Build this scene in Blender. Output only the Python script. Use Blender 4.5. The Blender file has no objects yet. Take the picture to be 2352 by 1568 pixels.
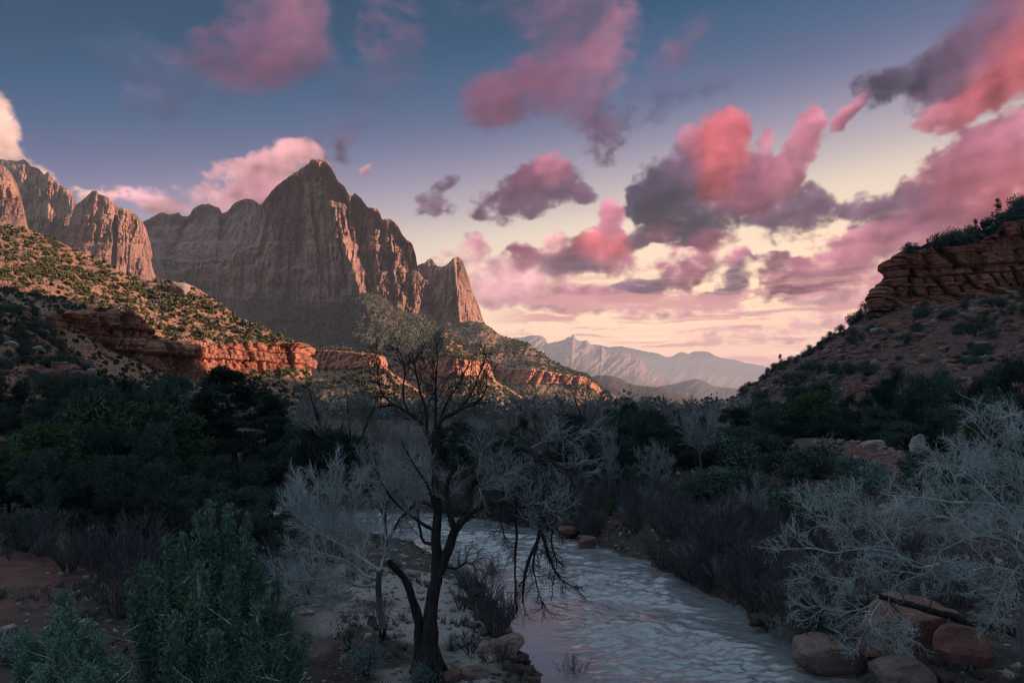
import bpy, math, random
import numpy as np

# ------------------------------------------------------------------ basics
F, CX, HY, H = 1700.0, 1176.0, 905.0, 12.0      # focal length, principal point and horizon of the 2352-wide picture, eye height (m)
sc = bpy.context.scene
COL = sc.collection
R = math.radians

def P(u, v, Y):
    return np.array([(u - CX) / F * Y, Y, H - (v - HY) / F * Y])

def new_mesh(name, verts, faces_flat, loop_tot, mats=(), smooth=False, mat_idx=None):
    me = bpy.data.meshes.new(name)
    verts = np.asarray(verts, dtype=np.float32)
    faces_flat = np.asarray(faces_flat, dtype=np.int32).ravel()
    n = len(faces_flat) // loop_tot
    me.vertices.add(len(verts)); me.vertices.foreach_set('co', verts.ravel())
    me.loops.add(len(faces_flat)); me.loops.foreach_set('vertex_index', faces_flat)
    me.polygons.add(n)
    me.polygons.foreach_set('loop_start', np.arange(0, n * loop_tot, loop_tot, dtype=np.int32))
    me.polygons.foreach_set('loop_total', np.full(n, loop_tot, dtype=np.int32))
    if smooth: me.polygons.foreach_set('use_smooth', np.ones(n, dtype=bool))
    for m in mats: me.materials.append(m)
    if mat_idx is not None: me.polygons.foreach_set('material_index', np.asarray(mat_idx, dtype=np.int32))
    me.update(calc_edges=True)
    return me

def obj(name, me, parent=None, loc=None):
    o = bpy.data.objects.new(name, me); COL.objects.link(o)
    if parent is not None: o.parent = parent
    if loc is not None: o.location = loc
    return o

def tag(o, label=None, cat=None, group=None, kind=None):
    if label: o['label'] = label
    if cat: o['category'] = cat
    if group: o['group'] = group
    if kind: o['kind'] = kind
    return o

def empty(name, loc=(0, 0, 0), rz=0.0, s=1.0):
    o = bpy.data.objects.new(name, None); COL.objects.link(o)
    o.location = loc; o.rotation_euler = (0, 0, rz)
    o.scale = (s, s, s) if not hasattr(s, '__len__') else s
    o.empty_display_size = 0.3
    return o

# ------------------------------------------------------------------ noise
_r = np.random.RandomState(7)
_perm = _r.permutation(256); _perm = np.concatenate([_perm, _perm, _perm])
_g = _r.normal(size=(256, 3)); _g /= np.linalg.norm(_g, axis=1)[:, None]

def perlin(x, y, z):
    x, y, z = np.broadcast_arrays(np.asarray(x, float), np.asarray(y, float), np.asarray(z, float))
    xi, yi, zi = np.floor(x).astype(int), np.floor(y).astype(int), np.floor(z).astype(int)
    xf, yf, zf = x - xi, y - yi, z - zi
    fx, fy, fz = [t * t * t * (t * (t * 6 - 15) + 10) for t in (xf, yf, zf)]
    out = 0
    for dx in (0, 1):
        for dy in (0, 1):
            for dz in (0, 1):
                h = _perm[_perm[_perm[(xi + dx) & 255] + ((yi + dy) & 255)] + ((zi + dz) & 255)]
                g = _g[h]
                d = g[..., 0] * (xf - dx) + g[..., 1] * (yf - dy) + g[..., 2] * (zf - dz)
                w = (fx if dx else 1 - fx) * (fy if dy else 1 - fy) * (fz if dz else 1 - fz)
                out = out + w * d
    return out * 1.6

def fbm(x, y, z, o=4, lac=2.1, gain=0.5):
    s = 0; a = 1; f = 1; n = 0
    for i in range(o):
        s = s + a * perlin(x * f + 13.1 * i, y * f + 7.7 * i, z * f + 3.3 * i); n += a; a *= gain; f *= lac
    return s / n

def ridged(x, y, z, o=4, lac=2.1, gain=0.5):
    s = 0; a = 1; f = 1; n = 0
    for i in range(o):
        s = s + a * (1 - 2 * np.abs(perlin(x * f + 5.1 * i, y * f + 9.7 * i, z * f + 1.3 * i))); n += a; a *= gain; f *= lac
    return s / n

def hash2(a, b, seed=0):
    n = (np.asarray(a).astype(np.int64) * 73856093) ^ (np.asarray(b).astype(np.int64) * 19349663) ^ (seed * 83492791)
    n = (n ^ (n >> 13)) * 1274126177
    return ((n ^ (n >> 16)) & 0xFFFF) / 65535.0

def sstep(a, b, x):
    t = np.clip((x - a) / (b - a), 0, 1)
    return t * t * (3 - 2 * t)

def pchip(xs, ys, x):
    xs = np.asarray(xs, float); ys = np.asarray(ys, float)
    if len(xs) == 2: return np.interp(x, xs, ys)
    h = np.diff(xs); d = np.diff(ys) / h
    m = np.zeros(len(xs)); m[0] = d[0]; m[-1] = d[-1]
    for i in range(1, len(xs) - 1):
        if d[i - 1] * d[i] > 0:
            w1 = 2 * h[i] + h[i - 1]; w2 = h[i] + 2 * h[i - 1]
            m[i] = (w1 + w2) / (w1 / d[i - 1] + w2 / d[i])
    k = np.clip(np.searchsorted(xs, x) - 1, 0, len(xs) - 2)
    t = (x - xs[k]) / h[k]; t = np.clip(t, 0, 1)
    return ((2*t**3 - 3*t**2 + 1) * ys[k] + (t**3 - 2*t**2 + t) * h[k] * m[k]
            + (-2*t**3 + 3*t**2) * ys[k+1] + (t**3 - t**2) * h[k] * m[k+1])

# ------------------------------------------------------------------ node helpers
def mat(name):
    m = bpy.data.materials.new(name); m.use_nodes = True
    nt = m.node_tree
    return m, nt, nt.nodes['Principled BSDF']

def nd(nt, typ, **kw):
    n = nt.nodes.new(typ)
    for k, v in kw.items():
        if k.startswith('i_'):
            key = k[2:]
            key = int(key) if key.isdigit() else key
            n.inputs[key].default_value = v
        else: setattr(n, k, v)
    return n

def ramp(nt, fac, stops, interp='LINEAR'):
    r = nt.nodes.new('ShaderNodeValToRGB'); r.color_ramp.interpolation = interp
    el = r.color_ramp.elements
    while len(el) < len(stops): el.new(0.5)
    for e, (p, c) in zip(el, stops):
        e.position = p; e.color = (c[0], c[1], c[2], 1) if hasattr(c, '__len__') else (c, c, c, 1)
    if fac is not None: nt.links.new(fac, r.inputs['Fac'])
    return r

def noise(nt, vec, scale, detail=5, rough=0.6, dist=0.0, dim='3D'):
    n = nd(nt, 'ShaderNodeTexNoise'); n.noise_dimensions = dim; n.inputs['Scale'].default_value = scale
    n.inputs['Detail'].default_value = detail; n.inputs['Roughness'].default_value = rough
    n.inputs['Distortion'].default_value = dist
    if vec is not None: nt.links.new(vec, n.inputs['Vector'])
    return n

def mixc(nt, fac, a, b, mode='MIX'):
    n = nt.nodes.new('ShaderNodeMix'); n.data_type = 'RGBA'; n.blend_type = mode
    for sock, val in ((n.inputs[0], fac), (n.inputs[6], a), (n.inputs[7], b)):
        if isinstance(val, bpy.types.NodeSocket): nt.links.new(val, sock)
        elif hasattr(val, '__len__'): sock.default_value = (*val[:3], 1)
        else: sock.default_value = val
    return n.outputs[2]

def math_(nt, op, a, b=None, c=None, clamp=False):
    n = nt.nodes.new('ShaderNodeMath'); n.operation = op; n.use_clamp = clamp
    for i, val in enumerate((a, b, c)):
        if val is None: continue
        if isinstance(val, bpy.types.NodeSocket): nt.links.new(val, n.inputs[i])
        else: n.inputs[i].default_value = val
    return n.outputs[0]

def bump(nt, bsdf, height, strength, dist):
    b = nd(nt, 'ShaderNodeBump'); b.inputs['Strength'].default_value = strength; b.inputs['Distance'].default_value = dist
    nt.links.new(height, b.inputs['Height']); nt.links.new(b.outputs[0], bsdf.inputs['Normal'])
    return b

def scaled(nt, s):
    g = nd(nt, 'ShaderNodeTexCoord')
    m = nd(nt, 'ShaderNodeMapping'); m.inputs['Scale'].default_value = s
    nt.links.new(g.outputs['Object'], m.inputs['Vector'])
    return m.outputs[0]

# ------------------------------------------------------------------ materials
def rock_mat(name, rock_a, rock_b, rock_dark, soil_a, soil_b, L, strata=1.0, bumpd=None, streak=0.5, z0=0.0, zgrad=None):
    """rock where the 'rock' attribute is high, soil/scree elsewhere; L = feature size in metres"""
    m, nt, b = mat(name)
    vec = scaled(nt, (1, 1, 1))
    at = nd(nt, 'ShaderNodeAttribute', attribute_name='rock')
    vst = scaled(nt, (0.12 / L, 0.12 / L, 1.6 / L))          # strata: horizontal layers
    n1 = noise(nt, vst, 1.0, 6, 0.7, 0.0)
    vfl = scaled(nt, (1.2 / L, 1.2 / L, 0.13 / L))           # vertical stains
    n2 = noise(nt, vfl, 1.0, 5, 0.65, 0.0)
    n3 = noise(nt, vec, 2.2 / L, 8, 0.7)
    n4 = noise(nt, vec, 0.35 / L, 3, 0.6)
    c = mixc(nt, ramp(nt, n1.outputs[0], [(0.35, 0), (0.65, 1)]).outputs[0], rock_a, rock_b)
    c = mixc(nt, math_(nt, 'MULTIPLY', ramp(nt, n2.outputs[0], [(0.44, 0), (0.60, 1)]).outputs[0], streak), c, rock_dark)
    c = mixc(nt, math_(nt, 'MULTIPLY', ramp(nt, n4.outputs[0], [(0.4, 0), (0.7, 1)]).outputs[0], 0.35), c, rock_b)
    if zgrad:
        gx = nd(nt, 'ShaderNodeTexCoord'); sx = nd(nt, 'ShaderNodeSeparateXYZ'); nt.links.new(gx.outputs['Object'], sx.inputs[0])
        f = nd(nt, 'ShaderNodeMapRange'); f.inputs[1].default_value = zgrad[0]; f.inputs[2].default_value = zgrad[1]
        nt.links.new(math_(nt, 'ADD', sx.outputs[2], math_(nt, 'MULTIPLY', n4.outputs[0], zgrad[3])), f.inputs[0])
        c = mixc(nt, f.outputs[0], zgrad[2], c)
    s = mixc(nt, ramp(nt, n3.outputs[0], [(0.35, 0), (0.7, 1)]).outputs[0], soil_a, soil_b)
    # the mix follows the attribute, broken up by noise
    fac = math_(nt, 'ADD', at.outputs['Fac'], math_(nt, 'MULTIPLY', math_(nt, 'SUBTRACT', n3.outputs[0], 0.5), 0.9))
    fac = ramp(nt, fac, [(0.38, 0), (0.58, 1)]).outputs[0]
    col = mixc(nt, fac, s, c)
    fine = noise(nt, vec, 9.0 / L, 5, 0.7)
    col = mixc(nt, 1.0, col, ramp(nt, fine.outputs[0], [(0.25, 0.62), (0.75, 1.3)]).outputs[0], 'MULTIPLY')
    nt.links.new(col, b.inputs['Base Color'])
    b.inputs['Roughness'].default_value = 0.92; b.inputs['Specular IOR Level'].default_value = 0.12
    hh = math_(nt, 'ADD', math_(nt, 'MULTIPLY', n1.outputs[0], strata), math_(nt, 'MULTIPLY', n3.outputs[0], 1.0))
    hh = math_(nt, 'ADD', hh, math_(nt, 'MULTIPLY', n2.outputs[0], 0.9))
    hh = math_(nt, 'ADD', hh, math_(nt, 'MULTIPLY', fine.outputs[0], 0.35))
    bump(nt, b, hh, 1.0, (bumpd or 0.35 * L))
    return m

def leaf_mat(name, ca, cb, cc, scale=0.8, trans=0.15):
    m, nt, b = mat(name)
    oi = nd(nt, 'ShaderNodeObjectInfo')
    vec = scaled(nt, (1, 1, 1))
    n1 = noise(nt, vec, scale, 3, 0.6); n2 = noise(nt, vec, scale * 9, 2, 0.6)
    c = mixc(nt, ramp(nt, n1.outputs[0], [(0.38, 0), (0.62, 1)]).outputs[0], ca, cb)
    c = mixc(nt, ramp(nt, n2.outputs[0], [(0.45, 0), (0.75, 1)]).outputs[0], c, cc)
    hs = nd(nt, 'ShaderNodeHueSaturation'); nt.links.new(c, hs.inputs['Color'])
    nt.links.new(math_(nt, 'ADD', math_(nt, 'MULTIPLY', oi.outputs['Random'], 0.5), 0.75), hs.inputs['Value'])
    nt.links.new(hs.outputs[0], b.inputs['Base Color'])
    b.inputs['Roughness'].default_value = 0.75; b.inputs['Specular IOR Level'].default_value = 0.2
    return m

def bark_mat(name, ca, cb, L=0.15, bs=0.6):
    m, nt, b = mat(name)
    vec = scaled(nt, (1 / L, 1 / L, 0.12 / L))
    n1 = noise(nt, vec, 1.0, 5, 0.7, 0.2)
    n2 = noise(nt, scaled(nt, (1, 1, 1)), 0.9, 3)
    c = mixc(nt, ramp(nt, n1.outputs[0], [(0.38, 0), (0.62, 1)]).outputs[0], ca, cb)
    c = mixc(nt, 1.0, c, ramp(nt, n2.outputs[0], [(0.3, 0.7), (0.7, 1.25)]).outputs[0], 'MULTIPLY')
    nt.links.new(c, b.inputs['Base Color'])
    b.inputs['Roughness'].default_value = 0.9; b.inputs['Specular IOR Level'].default_value = 0.15
    bump(nt, b, n1.outputs[0], bs, 0.08)
    return m

# ------------------------------------------------------------------ lofted land forms
def row(pts, n, world=False):
    p = np.array(pts, float)
    if world:
        d = np.concatenate([[0], np.cumsum(np.linalg.norm(np.diff(p, axis=0), axis=1))])
        t = np.linspace(0, d[-1], n)
        return np.stack([pchip(d, p[:, k], t) for k in range(3)], 1)
    u = np.linspace(p[0, 0], p[-1, 0], n)
    v = pchip(p[:, 0], p[:, 1], u); Y = pchip(p[:, 0], p[:, 2], u)
    return np.stack([(u - CX) / F * Y, Y, H - (v - HY) / F * Y], 1)

def loft(rows, n, segs, rocks, wob=None):
    """rows of control points from the far side over the skyline down to the foot -> (R, n, 3) grid and rock weight"""
    rr = [r if isinstance(r, np.ndarray) else row(r, n) for r in rows]
    out = []; rk = []
    for i in range(len(rr) - 1):
        k = segs[i]
        for j in range(k + (1 if i == len(rr) - 2 else 0)):
            t = j / k
            out.append(rr[i] * (1 - t) + rr[i + 1] * t)
            a, b = rocks[i] if hasattr(rocks[i], '__len__') else (rocks[i], rocks[i])
            rk.append(a * (1 - t) + b * t)
    g = np.array(out); k = np.repeat(np.array(rk)[:, None], n, 1)
    return g, k

def blur_rows(k, n=2):
    for _ in range(n):
        k = np.concatenate([k[:1], (k[:-2] + 2 * k[1:-1] + k[2:]) / 4, k[-1:]], 0)
    return k

def gnormals(g):
    du = np.gradient(g, axis=1); dv = np.gradient(g, axis=0)
    n = np.cross(dv, du)
    n /= np.linalg.norm(n, axis=2)[..., None] + 1e-9
    # point to the camera / upward
    s = np.sign(-(n[..., 0] * g[..., 0] + n[..., 1] * g[..., 1] + n[..., 2] * (g[..., 2] - 400)))
    # keep one consistent orientation
    return n * (1 if np.median(s) > 0 else -1)

def blocks(g, lay, wid, seed=1):
    """blocky ledges: every layer broken into blocks, each its own set-back, 0..1"""
    rs = np.random.RandomState(seed)
    hz = rs.uniform(0.3, 1.9, 4000) * lay
    edges = np.cumsum(hz) - 200
    a = g[..., 0] * 0.83 + g[..., 1] * 0.56
    z = g[..., 2] + 0.01 * a + lay * 0.22 * perlin(g[..., 0] / (lay * 14), g[..., 1] / (lay * 14), 0.3)
    li = np.searchsorted(edges, z)
    w = wid * (0.5 + 1.5 * hash2(li, 3, seed))
    aw = a + wid * 0.35 * perlin(a / (wid * 2), z / (wid * 2), 1.7)
    bi = np.floor(aw / w + 17.3 * hash2(li, 9, seed))
    fr = aw / w + 17.3 * hash2(li, 9, seed) - bi
    crack = np.minimum(fr, 1 - fr)
    return 0.55 * hash2(li, bi, seed) + 0.45 * hash2(li, 1, seed + 5) - 0.9 * sstep(0.10, 0.03, crack) - 0.25 * sstep(0.12, 0.02, np.abs(z - edges[np.clip(li - 1, 0, 3999)]) / lay)

def surf(name, g, rock, m, smooth=False, kind='structure', parent=None):
    r, c = g.shape[:2]
    idx = np.arange(r * c).reshape(r, c)
    f = np.stack([idx[:-1, :-1], idx[1:, :-1], idx[1:, 1:], idx[:-1, 1:]], -1).reshape(-1, 4)
    # outward faces
    n = np.cross(g[1, 0] - g[0, 0], g[0, 1] - g[0, 0])
    me = new_mesh(name, g.reshape(-1, 3), f, 4, (m,), smooth)
    a = me.attributes.new('rock', 'FLOAT', 'POINT'); a.data.foreach_set('value', rock.ravel().astype(np.float32))
    o = obj(name, me, parent)
    if kind: o['kind'] = kind
    return o

# ================================================================== LAND
def rowuv(pts, n):
    p = np.array(pts, float)
    t = np.concatenate([[0], np.cumsum(np.abs(np.diff(p[:, 0])) + 0.12 * np.abs(np.diff(p[:, 2])) * 1700 / np.maximum(p[1:, 2], 50) + 1e-3)])
    t /= t[-1]; q = np.linspace(0, 1, n)
    return np.stack([pchip(t, p[:, k], q) for k in range(3)], 1)

def uvw(g):
    return np.stack([(g[..., 0] - CX) / F * g[..., 1 + 1], g[..., 2], H - (g[..., 1] - HY) / F * g[..., 2]], -1)

def build(rows, n, segs, rocks, depth=None):
    g, k = loft([rowuv(r, n) for r in rows], n, segs, rocks)
    if depth is not None: g[..., 2] += depth(g[..., 0], g[..., 1])
    return uvw(g), blur_rows(k, 1)

def displace(w, k, cliff=None, soil=None, horiz=True, passes=1):
    """cliff(w) and soil(w) give metres; cliffs move along the horizontal normal, soil straight up"""
    n = gnormals(w)
    hn = n.copy(); hn[..., 2] *= 0.15; hn /= np.linalg.norm(hn, axis=2)[..., None] + 1e-9
    out = w.copy()
    if cliff is not None: out += hn * (cliff(w) * k)[..., None]
    if soil is not None: out[..., 2] += soil(w) * (1 - k)
    return out

SC = []     # scatter sources: (name, world grid, rock, visible u-range)

# ---------------- colours
M_watch = rock_mat('pale_sandstone', (0.35, 0.185, 0.145), (0.56, 0.35, 0.28), (0.085, 0.055, 0.055), (0.05, 0.052, 0.048), (0.17, 0.12, 0.10), 50, 1.0, 26, 0.85)
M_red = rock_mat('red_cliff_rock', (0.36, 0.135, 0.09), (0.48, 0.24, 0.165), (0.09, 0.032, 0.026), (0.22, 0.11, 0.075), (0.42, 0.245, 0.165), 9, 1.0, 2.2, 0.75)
M_redmid = rock_mat('red_foothill_rock', (0.38, 0.155, 0.105), (0.50, 0.27, 0.19), (0.13, 0.045, 0.036), (0.11, 0.09, 0.06), (0.34, 0.19, 0.125), 24, 1.0, 4, 0.5)
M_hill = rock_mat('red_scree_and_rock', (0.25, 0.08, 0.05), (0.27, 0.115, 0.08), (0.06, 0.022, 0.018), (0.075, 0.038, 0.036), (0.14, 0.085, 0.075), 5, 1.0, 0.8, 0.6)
M_far = rock_mat('distant_hill_rock', (0.16, 0.12, 0.125), (0.22, 0.165, 0.165), (0.08, 0.065, 0.07), (0.06, 0.058, 0.06), (0.10, 0.088, 0.088), 90, 0.7, 25, 0.4)

# ---------------- the great peak with the bowl left of it
lev_v = np.array([370., 500., 690.])
prof = [  # u at the three heights, distance
    (300, 300, 300, 3500), (345, 345, 345, 3430), (400, 405, 410, 3290), (470, 470, 450, 3200), (520, 515, 500, 3060), (600, 575, 560, 2905),
    (655, 640, 620, 2790), (672, 668, 655, 2810), (729, 770, 834, 2462), (800, 806, 846, 2560), (806, 812, 849, 2660), (850, 862, 868, 2565),
    (868, 879, 903, 2605), (876, 888, 913, 2560), (905, 925, 938, 2640), (912, 932, 950, 2605), (960, 985, 991, 2740), (1010, 1020, 1030, 2950)]
def peak_depth(u, v):
    a = np.array(prof, float)
    vv = np.clip(v, 365, 700)
    w = np.stack([np.interp(vv, lev_v, [1, 0, 0]), np.interp(vv, lev_v, [0, 1, 0]), np.interp(vv, lev_v, [0, 0, 1])], -1)
    out = np.full(u.shape, a[0, 3])
    ub = [(w[..., 0] * r[0] + w[..., 1] * r[1] + w[..., 2] * r[2]) for r in a]
    wob = 7 * perlin(v / 26., u / 90., 4.2) + 3 * perlin(v / 9., u / 30., 8.2)
    for i in range(len(a) - 1):
        t = np.clip((u + wob - ub[i]) / (ub[i + 1] - ub[i]), 0, 1)
        out = np.where(u + wob >= ub[i], a[i, 3] + (a[i + 1, 3] - a[i, 3]) * t, out)
    return out
def fblocks(u, v, lay, wid, seed):
    """broken rock faces: stacked courses, each split at uneven joints, every piece tilted and set back on its own"""
    rs = np.random.RandomState(seed); edges = np.cumsum(rs.uniform(0.35, 1.8, 3000) * lay) - 300
    vv = v + 0.5 * lay * perlin(u / (lay * 3), v / (lay * 3), seed); li = np.searchsorted(edges, vv)
    w = wid * (0.45 + 1.4 * hash2(li, 3, seed)); uu = u + 0.3 * wid * perlin(u / wid, v / (wid * 1.5), seed + 3)
    x = uu / w + 31 * hash2(li, 9, seed); bi = np.floor(x); fr = x - bi
    return hash2(li, bi, seed) - 0.5 + (fr - 0.5) * (hash2(li, bi, seed + 1) - 0.5) * 1.6
def flute(u, v, su=16., sv=95., a=26., seed=0.):
    sk_ = u + 0.1 * (v - 500) + 5 * perlin(u / 40., v / 30., seed + 1)
    amp = 0.45 + 0.9 * sstep(-0.3, 0.4, perlin(u / 70., v / 70., seed + 40))
    n = ridged(sk_ / su / 1.25, v / sv / 1.3, seed, 2, 2.1, 0.4)
    m = fbm(u / su / 2.4, v / sv / 1.0, seed + 3, 3)
    b1 = fblocks(sk_, v, 34, su * 1.1, int(seed) + 2); b2 = fblocks(sk_, v, 11, su * 0.42, int(seed) + 3); b3 = fblocks(u, v, 3.6, su * 0.2, int(seed) + 4)
    st = fbm(u / 80., v / 3.0, seed + 5, 3)
    ck = sstep(0.66, 0.93, ridged(sk_ / 19., v / 120., seed + 21, 2)) * 0.9 * a
    return (-0.6 * a * n - 1.35 * a * b1 - 0.8 * a * b2 - 0.38 * a * b3 - 0.2 * a * st) * amp - 1.5 * a * m + ck
sky = [(300, 520, 0), (335, 506, 0), (352, 498, 0), (372, 488, 0), (392, 493, 0), (408, 488, 0), (420, 497, 0), (430, 497, 0), (445, 478, 0), (460, 470, 0), (480, 469, 0), (492, 474, 0), (503, 478, 0),
       (510, 489, 0), (525, 482, 0), (540, 465, 0), (552, 459, 0), (570, 457, 0), (588, 463, 0), (598, 470, 0), (603, 466, 0), (614, 452, 0), (638, 425, 0), (667, 404, 0), (692, 387, 0), (708, 377, 0), (715, 367, 0),
       (728, 368, 0), (740, 366, 0), (753, 374, 0), (767, 396, 0), (776, 414, 0), (791, 428, 0), (804, 449, 0), (809, 450, 0), (815, 444, 0), (829, 455, 0), (846, 476, 0), (866, 479, 0), (873, 490, 0),
       (879, 503, 0), (893, 503, 0), (907, 511, 0), (927, 541, 0), (932, 548, 0), (944, 557, 0), (955, 586, 0), (959, 613, 0), (968, 635, 0), (985, 648, 0), (989, 680, 0), (991, 712, 0), (1015, 728, 0), (1040, 742, 0)]
foot = [(300, 672, 0), (400, 680, 0), (517, 682, 0), (600, 684, 0), (700, 690, 0), (745, 688, 0), (786, 681, 0), (834, 671, 0), (850, 671, 0), (874, 679, 0), (907, 700, 0), (939, 718, 0), (960, 717, 0), (991, 714, 0), (1015, 731, 0), (1040, 745, 0)]
N = 720
S_, F_ = rowuv(sky, N), rowuv(foot, N)
# the foot follows the same u where the wall is steep
F_[:, 1] = np.interp(S_[:, 0], [p[0] for p in foot], [p[1] for p in foot]); F_[:, 0] = S_[:, 0]; F_[:, 1] += 9 * perlin(S_[:, 0] / 30., 0.5, 0.5) * (S_[:, 0] < 830) + 2.5 * perlin(S_[:, 0] / 7., 3.5, 0.5)
nr = 230; T = np.linspace(0, 1, nr)[:, None]
gu = S_[None, :, 0] + 0 * T; gv = S_[None, :, 1] * (1 - T) + F_[None, :, 1] * T
gv -= (1.8 * ridged(gu / 5.0, 0.5, 0.5, 3) - 0.6) * (1 - T) ** 3 * 1.3
gv += 1.6 * perlin(gu / 6.5, 0.5, 3.5) * (1 - T) ** 2
lean = (F_[None, :, 1] - gv)
Yp = peak_depth(gu, gv) + 0.62 * lean
# rounded slickrock domes and the ledge in the bowl
bowl = sstep(620, 560, gu)
ledge = np.interp(gu[0], [300, 345, 450, 520, 560, 600, 640], [585, 588, 602, 590, 572, 560, 560])[None, :]
Yp += bowl * (np.clip(ledge - gv, 0, 200) * 2.4)
Yp += bowl * sstep(ledge + 4, ledge - 4, gv) * 25
fl = flute(gu, gv)
Yp += 0.95 * fl * (1 - 0.5 * bowl * (gv < ledge)) * np.minimum(1, 0.25 + T * 8)
CLEFTS = [(692, 425, 688, 600, 13, 120), (718, 455, 742, 640, 8, 70), (652, 500, 640, 668, 9, 80), (628, 470, 596, 600, 10, 60), (668, 560, 664, 690, 6, 60), (775, 520, 800, 668, 6, 60), (752, 560, 762, 680, 5, 45), (560, 600, 556, 682, 7, 50),
          (510, 500, 512, 590, 12, 90), (455, 600, 450, 680, 6, 40), (600, 610, 604, 684, 5, 45), (430, 505, 392, 590, 9, 60), (788, 440, 812, 560, 5, 50), (842, 560, 862, 668, 5, 60), (893, 540, 905, 690, 6, 70), (935, 580, 948, 705, 6, 60), (965, 650, 968, 712, 4, 40), (705, 395, 722, 470, 5, 40)]
for (u0, v0, u1, v1, wd, dp) in CLEFTS:
    tt_ = (gv - v0) / (v1 - v0); uc = u0 + (u1 - u0) * tt_ + 5 * perlin(gv / 28., u0 * 0.1, 2.2) + 2 * perlin(gv / 7., u0 * 0.1, 7.2)
    Yp += dp * np.clip(1 - np.abs(gu - uc) / (wd * (0.6 + 0.8 * np.clip(tt_, 0, 1))), 0, 1) ** 0.8 * sstep(-0.12, 0.1, tt_) * sstep(1.12, 0.9, tt_)
# broad benches: the wall steps back at uneven heights
for (vb, hb, db, sd2) in ((470, 5, 30, 1.), (560, 6, 45, 2.), (618, 5, 35, 3.)):
    Yp += db * sstep(hb, -hb, gv - vb - 14 * perlin(gu / 60., sd2, 0.4) - 4 * perlin(gu / 14., sd2, 5.4)) * sstep(0.0, 0.12, T)
upper = np.stack([gu, gv, Yp], -1)
kU = np.full((nr, N), 1.0); kU *= np.clip(1.0 - 0.35 * sstep(8, 0, np.abs(gv - ledge) * 1.0) * bowl, 0, 1)
# talus below the wall: three more guide lines
def line(pts, u): return np.stack([u, pchip([p[0] for p in pts], [p[1] for p in pts], u), pchip([p[0] for p in pts], [p[2] for p in pts], u)], 1)
uu = S_[:, 0]
t1 = line([(300, 740, 3100), (500, 745, 2800), (620, 770, 2600), (700, 790, 2450), (760, 770, 2380), (800, 730, 2330), (845, 700, 2290), (900, 735, 2300), (960, 760, 2350), (1040, 780, 2500)], uu)
t2 = line([(300, 800, 2700), (500, 800, 2450), (620, 815, 2300), (700, 835, 2200), (740, 825, 2130), (780, 800, 2080), (850, 790, 2030), (920, 800, 2030), (980, 810, 2080), (1040, 830, 2150)], uu)
t3 = line([(300, 960, 1900), (600, 960, 1800), (800, 960, 1700), (1040, 960, 1800)], uu)
foot_row = upper[-1].copy()
segs = []
tal = []
prev = foot_row
for r_, k_ in ((t1, 60), (t2, 60), (t3, 30)):
    for j in range(1, k_ + 1):
        q = j / k_; tal.append(prev * (1 - q) + r_ * q)
    prev = r_
tal = np.array(tal)
lump = fbm(tal[..., 0] / 26., tal[..., 1] / 20., 2.2, 4) * 75 * np.minimum(1, np.arange(len(tal))[:, None] / 12.) - 75 * ridged(tal[..., 0] / 34. + tal[..., 1] / 70., tal[..., 1] / 60., 6.2, 3) * np.minimum(1, np.arange(len(tal))[:, None] / 25.)
tal[..., 2] += lump
kT = np.clip(0.30 - np.arange(len(tal)) / 40., 0, 1)[:, None] * np.ones((1, N)); kT += 0.2 * sstep(0.2, 0.5, fbm(tal[..., 0] / 12., tal[..., 1] / 9., 9.2, 3))
back1 = upper[0].copy(); back1[:, 2] += 260; back1[:, 1] = HY - (HY - back1[:, 1]) * 0.82
back2 = upper[0].copy(); back2[:, 2] += 900; back2[:, 1] = 935
G = np.concatenate([back2[None], back1[None], upper, tal], 0); K = np.concatenate([np.ones((2, N)) * 0.4, kU, kT], 0)
wG = uvw(G)
surf('mountain', wG, K, M_watch)
SC.append(('peak talus', wG[nr + 8:], K[nr + 8:], 2600))

# ---------------- second summit to the right of it
def simple(name, sky, foots, m, n, segs, rocks, base, fl=None, back=300, jag=0.8, top_soft=8, scat=None, sv=4.):
    """sky and foots: lists of (u, v, Y)"""
    s = rowuv(sky, n)
    s[:, 1] -= 1.1 * jag * (ridged(s[:, 0] / 4.5, 0.5, base, 3) - 0.3); s[:, 1] += 0.6 * jag * perlin(s[:, 0] / 2.0, 0.5, base) + 1.3 * jag * perlin(s[:, 0] / 7.0, 2.5, base)
    b2 = s.copy(); b2[:, 2] += back * 3; b2[:, 1] = 945
    b1 = s.copy(); b1[:, 2] += back * 0.5; b1[:, 1] = HY + (b1[:, 1] - HY) * 0.93
    rows_ = [b2, b1, s] + [rowuv(f, n) for f in foots]
    g, k = loft(rows_, n, [2, 3] + segs, [0.2, 0.3] + rocks)
    if fl is not None:
        i0 = 5
        w = np.zeros(g.shape[:2]); w[i0:] = np.minimum(1, (np.arange(g.shape[0] - i0) / float(top_soft)))[:, None]
        g[..., 2] += fl(g[..., 0], g[..., 1], k) * w
    wg = uvw(g); k = blur_rows(k, 1)
    o = surf(name, wg, k, m)
    return wg, k, o

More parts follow.
